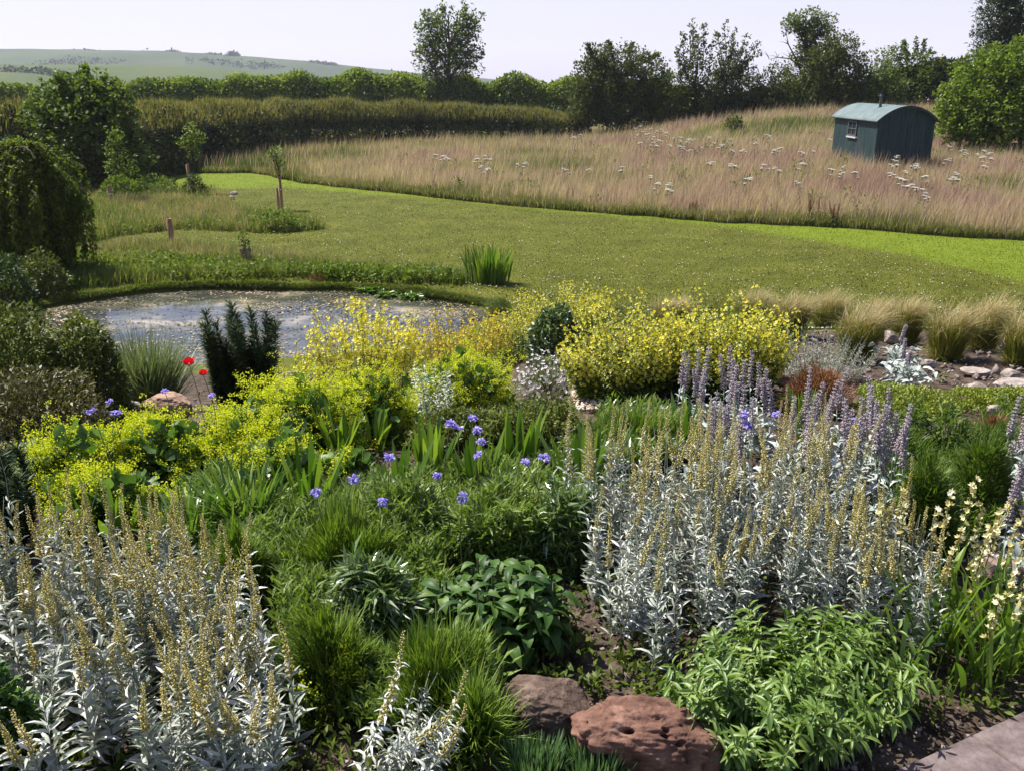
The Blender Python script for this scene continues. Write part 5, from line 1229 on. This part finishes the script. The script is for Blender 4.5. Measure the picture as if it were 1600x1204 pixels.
def poppy(u, v, h, label, s):
    p = head_pt(u, v, h); f0 = p + [.03, .05, 0]; f0[2] = float(g(f0[0], f0[1])); root = thing('poppy', label, 'flower', tuple(f0), 'red poppies')
    t = np.linspace(0, 1, 7)[:, None]; c = f0 + (p - f0) * t; c[:, 0] += .02 * np.sin(t[:, 0] * 3.1)
    mb = MB(); tubes(mb, c[None], .003, .002, 4); mb.build('stem', G['stem'], root, f0)
    mb = MB(); a = np.array([.3, 1.9, 3.4, 5.0]); leaves(mb, np.repeat(p[None], 4, 0), dirs(a, np.array([.6, 1.0, .35, 1.05])), s * np.array([1, .85, .95, .8]), s * np.array([1.2, 1.05, 1.1, 1.0]), roll=np.array([.15, -.2, .25, -.1]), T=(T_BIG[0] * [1, 1, 1] + np.array([[0, 0, .55 * x * x] for x in T_BIG[0][:, 0]]), T_BIG[1]))
    mb.build('petals', G['red'], root, f0, smooth=True)
    mb = MB(); leaves(mb, p[None], np.array([[0, 0, 1.]]), s * .4, s * .35, T=T_BUD); mb.build('centre', G['black'], root, f0)
poppy(296, 573, .5, 'larger red poppy open in front of the grey grass clump', .062)
poppy(318, 588, .46, 'smaller red poppy beside the mountain pine', .046)

# ---------------------------------------------------------------- rocks and stones
def icosphere(sub):
    import bmesh
    bm = bmesh.new(); bmesh.ops.create_icosphere(bm, subdivisions=sub, radius=1); V = np.array([v.co[:] for v in bm.verts]); Fc = np.array([[v.index for v in f.verts] for f in bm.faces]); bm.free(); return V, Fc
ICO = {k: icosphere(k) for k in (3, 4, 6)}
def n3(P, s, seed):
    r = np.random.default_rng(seed); o = 0; amp = 1
    for oc in range(4):
        for _ in range(3):
            d = norm(r.normal(size=3)) * s * 2 ** oc; o = o + amp * np.sin(P @ d + r.uniform(0, 6) + 1.2 * np.sin(P @ (norm(r.normal(size=3)) * s * 2 ** oc)))
        amp *= .5
    return o / 3
def rock(name, label, u0, u1, vt, vb, mat, seed, depth=.7, pits=0, sub=6, rough_=.13, flat=0, facets=9, cat='rock', group=None, D=None, rot=0):
    fpt = gp((u0 + u1) / 2, vb); s = pxm(fpt); rx = (u1 - u0) / 2 / s; ry = rx * depth
    c = np.array([fpt[0] * (1 + ry * .7 / fpt[1]), fpt[1] + ry * .7, 0]); c[2] = float(g(c[0], c[1])); h = max(htop(c, vt), .03)
    V, Fc = ICO[sub]; V = V.copy(); nrm_ = V.copy()
    sq = np.sign(V) * np.abs(V) ** .8; V = sq
    k = 1 + rough_ * n3(nrm_, 1.6, seed) + rough_ * .4 * n3(nrm_, 6, seed + 1) + rough_ * .16 * n3(nrm_, 22, seed + 2) + rough_ * .07 * n3(nrm_, 55, seed + 3)
    r = np.random.default_rng(seed)
    for j in range(facets):
        q = norm(r.normal(size=3)); dd = nrm_ @ q; k = np.minimum(k, np.where(dd > .25, r.uniform(.72, .95) / np.maximum(dd, .25), 9))
    k = k + rough_ * .25 * n3(nrm_, 9, seed + 4)
    for j in range(pits):
        q = norm(np.array([r.normal(.25, .6), r.normal(-.5, .45), abs(r.normal(.55, .4))])); w_ = r.uniform(.02, .055) if j > 6 else r.uniform(.07, .1)
        dd = np.linalg.norm(nrm_ - q, axis=1); k = k - (.26 * min(1, w_ / .075)) * np.exp(-(dd / w_) ** 6)
    V = V * k[:, None] * [rx, ry, h * .62]; ca, sa = math.cos(rot), math.sin(rot); V = V @ np.array([[ca, 0, sa], [0, 1, 0], [-sa, 0, ca]]).T
    V[:, 2] += h * .42
    if flat: V[:, 2] = np.minimum(V[:, 2], h * .95)
    mb = MB(); mb.add(V + c, Fc); o = mb.build(name, mat, None, tuple(c), smooth=True); tag(o, label, cat, group)
RB = solidmat('brown_rock', [(.035, .024, .018), (.1, .066, .048), (.22, .16, .12)], 11, .9, .2, .9, bscale=60, dist=.012)
RR = solidmat('red_rock', [(.045, .022, .016), (.13, .066, .045), (.26, .15, .108)], 9, .85, .2, .8, bscale=55, dist=.01)
RS = solidmat('sandstone', [(.14, .08, .055), (.3, .19, .13), (.4, .28, .2)], 7, .9, .2, .8, dist=.015, stretch=(1, 1, 3))
RW = solidmat('pale_stone', [(.13, .1, .08), (.28, .235, .2), (.45, .4, .36)], 14, .9, .2, .7, dist=.01)
rock('boulder', 'grey brown boulder beside the pitted red rock', 778, 925, 1072, 1172, RB, 3, .75, rough_=.12, rot=.12)
rock('pitted_rock', 'red volcanic rock with round black pits', 886, 1108, 1106, 1228, RR, 8, .62, pits=30, rough_=.2, rot=.09)
rock('broken_rock', 'rough brown rock fragment propped against the pitted red rock', 1075, 1128, 1125, 1190, RR, 15, .8, pits=16, rough_=.25, sub=6)
rock('boulder', 'small brown boulder at the bottom edge in front of the grey brown one', 740, 800, 1165, 1215, RB, 23, .8)
rock('sandstone_boulder', 'flat sandstone boulder behind the lime froth by the poppies', 230, 302, 613, 655, RS, 31, .7, rough_=.1, flat=1)
rock('grey_stone', 'pale grey flat stone beside the sandstone boulder', 194, 222, 628, 646, RW, 33, .7, sub=4)
rock('dark_rock', 'dark brown rock behind the blush white flowers', 900, 948, 548, 580, RB, 41, .8, sub=4)
rock('brown_stone', 'brown stone between the two lambs ear groups', 1205, 1236, 584, 606, RS, 43, .8, sub=4)
SG = 'pale stones on the gravel'
for i, (u0, u1, vt, vb, lb) in enumerate([(1505, 1542, 599, 620, 'knobbly pale stone on the mossy carpet'), (1552, 1612, 594, 612, 'long pale stone lying at the frame edge'), (1378, 1410, 518, 536, 'pale stone behind the single grey spike'), (1500, 1545, 576, 586, 'thin flat pale slab half buried in soil'),
                                           (1540, 1562, 632, 650, 'rounded stone at the lower end of the mossy carpet'), (1566, 1592, 578, 596, 'dark edged stone above the long pale one'), (1398, 1420, 512, 524, 'smaller pale stone touching the one behind the grey spike'), (1440, 1462, 562, 574, 'small stone on bare soil before the green footed feather grass')]):
    rock('stone', lb, u0, u1, vt, vb, RW, 50 + i, .8, sub=4, rough_=.2, cat='stone', group=SG)
WG = 'white stones under the dark tree'
for i, (u, v, lb) in enumerate([(128, 296, 'widest white stone in the dark shade under the bushy tree'), (122, 305, 'white stone just below the widest one under the bushy tree'), (152, 308, 'small white stone beside the first tree stake'), (312, 298, 'white stone at the orange topped stake shrub'), (362, 310, 'white stone at the tip of the pink grass island'), (366, 303, 'second white stone at the tip of the pink grass island')]):
    rock('white_stone', lb, u - 6, u + 6, v - 4, v + 3, RW, 70 + i, .8, sub=3, cat='stone', group=WG)

# ---------------------------------------------------------------- paving
def slab(px, label, seed, th=.05):
    P = np.array([gp(u, v) for u, v in px]); c = P.mean(0); z = float(g(c[0], c[1])) + .035
    n = len(P); A = P.copy(); A[:, 2] = z; ins = A + norm(c - A) * .012; ins[:, 2] = z; A2 = A.copy(); A2[:, 2] = z - .012; Bt = A.copy(); Bt[:, 2] = z - .12
    mb = MB(); V = np.concatenate([ins, A2, Bt]); mb.add(V, np.arange(n)[None]); r = lambda o: [[o + i, o + (i + 1) % n, o + n + (i + 1) % n, o + n + i][::-1] for i in range(n)]
    mb.add(V, np.array(r(0) + r(n))); return mb
PV = solidmat('paving_stone', [(.055, .04, .036), (.125, .095, .09), (.2, .16, .15)], 11, .85, .25, .6, bscale=70, dist=.006)
mb = MB()
P0 = gp(1395, 1206); P1 = gp(1478, 1155); P2 = gp(1615, 1108)
dx = norm(P2 - P0); dx[2] = 0; dx = norm(dx); dn = np.array([dx[1], -dx[0], 0])
k = 0
for a in range(-3, 4):
    for b in range(0, 4):
        q0 = P0 + dx * (a * .6 + .36 + (.3 if b % 2 else 0)) + dn * (b * .45 + .02)
        cs = [q0, q0 + dx * .588, q0 + dx * .588 + dn * .438, q0 + dn * .438]
        z = float(g(P1[0], P1[1])) + .03 + rng.uniform(-.002, .002)
        V = np.array([[p[0], p[1], z] for p in cs]); I = V + norm(V.mean(0) - V) * .012; L2 = V - [0, 0, .008]; L3 = V - [0, 0, .1]
        V = np.concatenate([I, L2, L3]); mb.add(V, [[0, 1, 2, 3][::-1]], rng.random()); mb.add(V, [[o + i, o + 4 + i, o + 4 + (i + 1) % 4, o + (i + 1) % 4][::-1] for o in (0, 4) for i in range(4)])
kind(mb.build('pavement', PV), 'structure')
mb = MB()
for a in range(4):
    for b in range(3):
        o0 = gp(1558, 905) + np.array([a * .13 - .0, b * .25, 0]); z = float(g(o0[0], o0[1])) + .03
        cs = np.array([[o0[0] + .004, o0[1], z], [o0[0] + .12, o0[1], z], [o0[0] + .12, o0[1] + .23, z], [o0[0] + .004, o0[1] + .23, z]]); V = np.concatenate([cs, cs - [0, 0, .1]])
        mb.add(V, [[0, 1, 2, 3]]); mb.add(V, [[i, 4 + i, 4 + (i + 1) % 4, (i + 1) % 4] for i in range(4)])
kind(mb.build('path', solidmat('path_brick', [(.16, .1, .085), (.26, .18, .155), (.34, .25, .22)], 8, .85, .2, .3), smooth=False), 'structure')

# ---------------------------------------------------------------- stakes, saplings
def stake(name, label, u, vt, vb, w=.05, mat='wood', cap=None, group='tree stakes and posts'):
    b = gp(u, vb); h = htop(b, vt); root = thing(name, label, 'post', tuple(b), group); mb = MB()
    tubes(mb, np.array([b - [0, 0, .1], b + [.005, 0, h * .5], b + [rng.uniform(-.02, .02), 0, h - .01], b + [0, 0, h]])[None], w, w * .92, 9)
    top = b + [0, 0, h]; a = np.arange(9) * 2 * np.pi / 9; V = np.concatenate([[top + [0, 0, .012]], top + np.column_stack([np.cos(a), np.sin(a), a * 0]) * w * .93]); mb.add(V, [[0, 1 + i, 1 + (i + 1) % 9] for i in range(9)])
    mb.build('post', G[mat], root, b)
    if cap:
        mb = MB(); tubes(mb, np.array([b + [0, 0, h * .62], b + [0, 0, h * .66]])[None], w * 1.25, w * 1.25, 9); mb.build('tie', G['black'], root, b)
stake('tree_stake', 'pale split stake in front of the bright dome shrub', 175, 290, 326, .06, cap=1)
stake('tree_stake', 'stake with an orange sunlit top by the small dark shrub', 298, 257, 304, .06, cap=1)
stake('tree_stake', 'dark stake by the leafy weed clump on the grass island', 441, 277, 330, .05, cap=1)
stake('tree_stake', 'second shorter stake paired with the dark one', 436, 294, 332, .045)
stake('wooden_post', 'lone thick brown post standing on the pond bank', 270, 342, 392, .07)
def sapling(label, u, vb, lobes, L=.09, n=160):
    b = gp(u, vb); root = thing('sapling', label, 'tree', tuple(b), 'staked saplings'); D = b[1]; cw, tr = MB(), MB(); top = at(lobes[0][0], lobes[0][1], D); s = pxm(b)
    t = np.linspace(0, 1, 8)[:, None]; C = b + (top - b) * t; C[:, 0] += .04 * np.sin(t[:, 0] * 4); tubes(tr, C[None], .022, .008, 5)
    for (lu, lv, ru, rv) in lobes:
        c = at(lu, lv, D + rng.uniform(-.15, .15)); m = n; P = c + ball(np.zeros((m, 3)), 1) * [ru / s, ru / s, rv / s]; leaves(cw, P, rdir(m, .2), U(.7, 1.2, m) * L, U(.5, .8, m) * L)
        i = rng.permutation(m)[:10]; a, _ = sample(C[None], np.zeros(10, int), U(.45, .95, 10)); tubes(tr, a[:, None] + (P[i] - a)[:, None] * np.linspace(0, 1, 4)[None, :, None], .008, .003, 3)
    tr.build('trunk', G['bark'], root, b); cw.build('crown', G['lightleaf'], root, b)
sapling('leafy sapling tied to the pale split stake before the bushy tree', 177, 322, [(182, 215, 14, 16), (178, 235, 18, 16), (190, 250, 24, 16), (200, 268, 20, 12), (175, 262, 14, 14)])
sapling('sapling with an upright crown rising over the orange topped stake', 300, 302, [(299, 205, 12, 14), (290, 222, 16, 12), (310, 218, 14, 14), (302, 240, 12, 12)])
sapling('thin sapling with few leaves tied to the dark stake', 440, 328, [(432, 238, 12, 10), (440, 252, 10, 12), (425, 246, 8, 8)], n=70)
def guard():
    b = gp(386, 421); h = htop(b, 388); root = thing('tree_guard', 'pinkish mesh guard wrapped round a tiny sapling on the pond bank', 'tree guard', tuple(b)); mb = MB(); s = pxm(b)
    a = np.linspace(0, 2 * np.pi, 15)[:-1]; z = np.linspace(0, h, 9); w = 8 / s
    for i in range(14):
        for sgn in (1, -1):
            c = np.array([[b[0] + w * math.cos(a[i] + sgn * t * 1.5), b[1] + w * math.sin(a[i] + sgn * t * 1.5), b[2] + h * t] for t in np.linspace(0, 1, 9)]); tubes(mb, c[None], .006, .006, 3)
    for zz in (0.02, h): tubes(mb, np.array([[b[0] + w * math.cos(q), b[1] + w * math.sin(q), b[2] + zz] for q in np.linspace(0, 6.2832, 15)])[None], .008, .008, 4)
    mb.build('mesh', solidmat('guard_net', [(.22, .13, .11), (.3, .19, .16)], 5, .7, .3, 0), root, b)
    mb = MB(); tubes(mb, np.array([b, b + [0, 0, h], b + [.02, 0, h * 1.4]])[None], .014, .006, 4); P = b + [0, 0, h * 1.25] + ball(np.zeros((150, 3)), 1) * [.13, .13, .32]; leaves(mb, P, rdir(150, .2), U(.06, .1, 150), U(.03, .05, 150), m=1)
    mb.build('sapling', [G['bark'], G['midleaf']], root, b)
guard()

# ---------------------------------------------------------------- meadow flowers
def parsley_mesh(seed):
    r = np.random.default_rng(seed); mb = MB(); h = .95
    C = curve(np.zeros((1, 3)), 0, .05, r.uniform(-.1, .15), h, 6); tubes(mb, C, .009, .005, 4, m=1)
    top = C[0, -1]; heads = [(top, .15)]
    for _ in range(r.integers(1, 4)):
        p, _t = sample(C, np.array([0]), np.array([r.uniform(.6, .85)])); a = r.uniform(0, 6.28); q = p[0] + [math.cos(a) * .2, math.sin(a) * .2, r.uniform(.08, .26)]; tubes(mb, np.array([p[0], (p[0] + q) / 2 + [0, 0, -.02], q])[None], .005, .004, 3, m=1); heads.append((q, r.uniform(.08, .13)))
    for p, w in heads:
        n = 15; a = np.arange(n) * GA; rr = np.sqrt((np.arange(n) + .5) / n) * w; Q = p + np.column_stack([rr * np.cos(a), rr * np.sin(a), .04 - rr * rr * 1.2])
        tubes(mb, np.stack([np.repeat((p - [0, 0, .07])[None], n, 0), Q], 1), .003, .002, 3, m=1); leaves(mb, Q - [.022, 0, 0], np.repeat([[1., 0, .05]], n, 0), .055, .055, roll=0, T=T_DISC, m=0)
    n = 14; P, d, _ = radial(C, np.zeros(n, int), U(.05, .6, n), np.arange(n).astype(float), .3); leaves(mb, P, d, .16, .07, T=T_FOLD, m=1)
    return mb
PM = []
def parsley(pts, label):
    for (u, v) in pts:
        p = gp(u, v, .74, 120)
        if pond_r(p[0], p[1]) < 1.1: continue
        if len(PM) < 6:
            o = parsley_mesh(300 + len(PM)).build('cow_parsley', [G['white'], G['stem']]); PM.append(o.data)
        else:
            o = bpy.data.objects.new('cow_parsley', PM[rng.integers(0, 6)]); COL.objects.link(o)
        o.location = (p[0], p[1], float(g(p[0], p[1]))); k = rng.uniform(.35, .75); o.scale = (k, k, .79); o.rotation_euler = (0, 0, rng.uniform(0, 6.28)); tag(o, label, 'flower', label)
ZR = lambda L: [(1060 + a / 2.963, b / 2.963) for a, b in L]
parsley(zpx(540, 0, 2.963, [(1055, 637), (1085, 628), (1340, 600), (1360, 590), (1385, 605), (1410, 600), (1440, 612), (1465, 605), (1480, 620), (1430, 640), (1450, 655), (1400, 650), (1370, 665), (1520, 640), (1545, 655), (1560, 640), (1585, 650), (1500, 675), (1440, 680), (1390, 625), (1350, 630), (1420, 665), (1550, 680)]), 'white cow parsley in the dense drift between hawthorn and grass bank')
parsley(ZR([(10, 645), (40, 660), (75, 650), (110, 690), (140, 640), (165, 670), (200, 680), (235, 650), (250, 700), (20, 690), (60, 700), (480, 690), (570, 712), (625, 705), (695, 650), (355, 665), (415, 630), (445, 700), (300, 700)]), 'white cow parsley scattered over the pale grass below the bank')
parsley(ZR([(715, 797), (755, 812), (760, 780), (815, 805), (985, 810), (1010, 735), (1005, 755), (985, 770), (1100, 770), (1105, 780), (1030, 835), (1050, 845), (1075, 862), (1135, 822), (1125, 888), (1145, 918), (1045, 800)]), 'white cow parsley around the foot of the green hut')
parsley(ZR([(1255, 685), (1325, 700), (1330, 715), (1420, 705), (1445, 715), (1450, 740), (1400, 735), (1410, 780), (1285, 805), (1280, 828), (1240, 750), (1380, 720)]), 'white cow parsley below the huge pale green bush')
parsley(zpx(540, 0, 2.963, [(420, 722), (455, 728), (610, 730), (640, 727), (668, 745), (605, 740), (628, 775), (655, 790), (470, 735), (1020, 795), (1130, 792), (1285, 778), (1410, 820), (1445, 860), (1490, 865), (1490, 885), (795, 765), (825, 765), (660, 785)]), 'white cow parsley dotted over the open pink meadow')
parsley(zpx(0, 0, 2.963, [(1285, 600), (1310, 597), (1325, 610), (1180, 620), (1200, 618), (1175, 635), (1080, 630), (1470, 610), (1500, 615), (1410, 625), (1440, 600)]), 'white cow parsley in the rough grass before the clipped hedge')
parsley(ZR([(400, 770), (465, 795), (150, 760), (580, 765), (555, 855), (250, 770), (320, 835), (445, 785)]), 'white cow parsley in the pink meadow between hut and mown strip')
def dock(label, u, vb, vt, n=5):
    b = gp(u, vb); h = htop(b, vt); root = thing('dock', label, 'plant', tuple(b), 'rusty dock plants'); B = b + rng.normal(0, .08, (n, 3)) * [1, 1, 0]; B[:, 2] = g(B[:, 0], B[:, 1])
    C = curve(B, U(0, 6, n), U(0, .25, n), N_(0, .1, n), h * U(.7, 1.05, n), 7); mb = MB(); stems_leaves(mb, C, 10, .2, .06, .3, .05, .6, T_FOLD, .008); mb.build('foliage', [G['rough'], G['stem']], root, b)
    for c in C:
        mb = MB(); spike_mesh(mb, c, .5, 110, .03, .026); mb.build('seed_head', G['rust'], root, b)
dock('rusty dock standing at the mown edge in front of the hut', 1266, 350, 298, 6); dock('second dock at the mown edge, greener and lower', 1295, 356, 312, 5); dock('brown dock beside the meadow edge with thin heads', 1083, 342, 312, 4); dock('dock seeding in the meadow below the hut window', 1372, 330, 310, 4)
leaf('meadow_bush', 'small olive bush growing on the grass bank behind the meadow', 'shrub', 1130, 1162, 178, 214, G['olive'], .16, .09, 900, lump=.25)
leaf('meadow_bush', 'weed tuft against the window side of the hut', 'shrub', 1306, 1324, 238, 268, G['midleaf'], .1, .05, 300, lump=.25)

# ---------------------------------------------------------------- the air between
def haze():
    V = np.array([[x, y, z] for z in (-62, 62) for x, y in ((-1500, -40), (1500, -40), (1500, 1700), (-1500, 1700))], float)
    mb = MB(); mb.add(V, [[3, 2, 1, 0], [4, 5, 6, 7], [0, 1, 5, 4], [1, 2, 6, 5], [2, 3, 7, 6], [3, 0, 4, 7]])
    m = bpy.data.materials.new('haze'); m.use_nodes = True; nt = m.node_tree; nt.nodes.clear()
    out = nt.nodes.new('ShaderNodeOutputMaterial'); pv = nt.nodes.new('ShaderNodeVolumePrincipled')
    pv.inputs['Color'].default_value = (.84, .87, 1.0, 1); pv.inputs['Density'].default_value = .0002; pv.inputs['Anisotropy'].default_value = .2
    nt.links.new(pv.outputs[0], out.inputs['Volume'])
    kind(mb.build('haze', m), 'stuff', 'thin summer haze over the far hills')
haze()
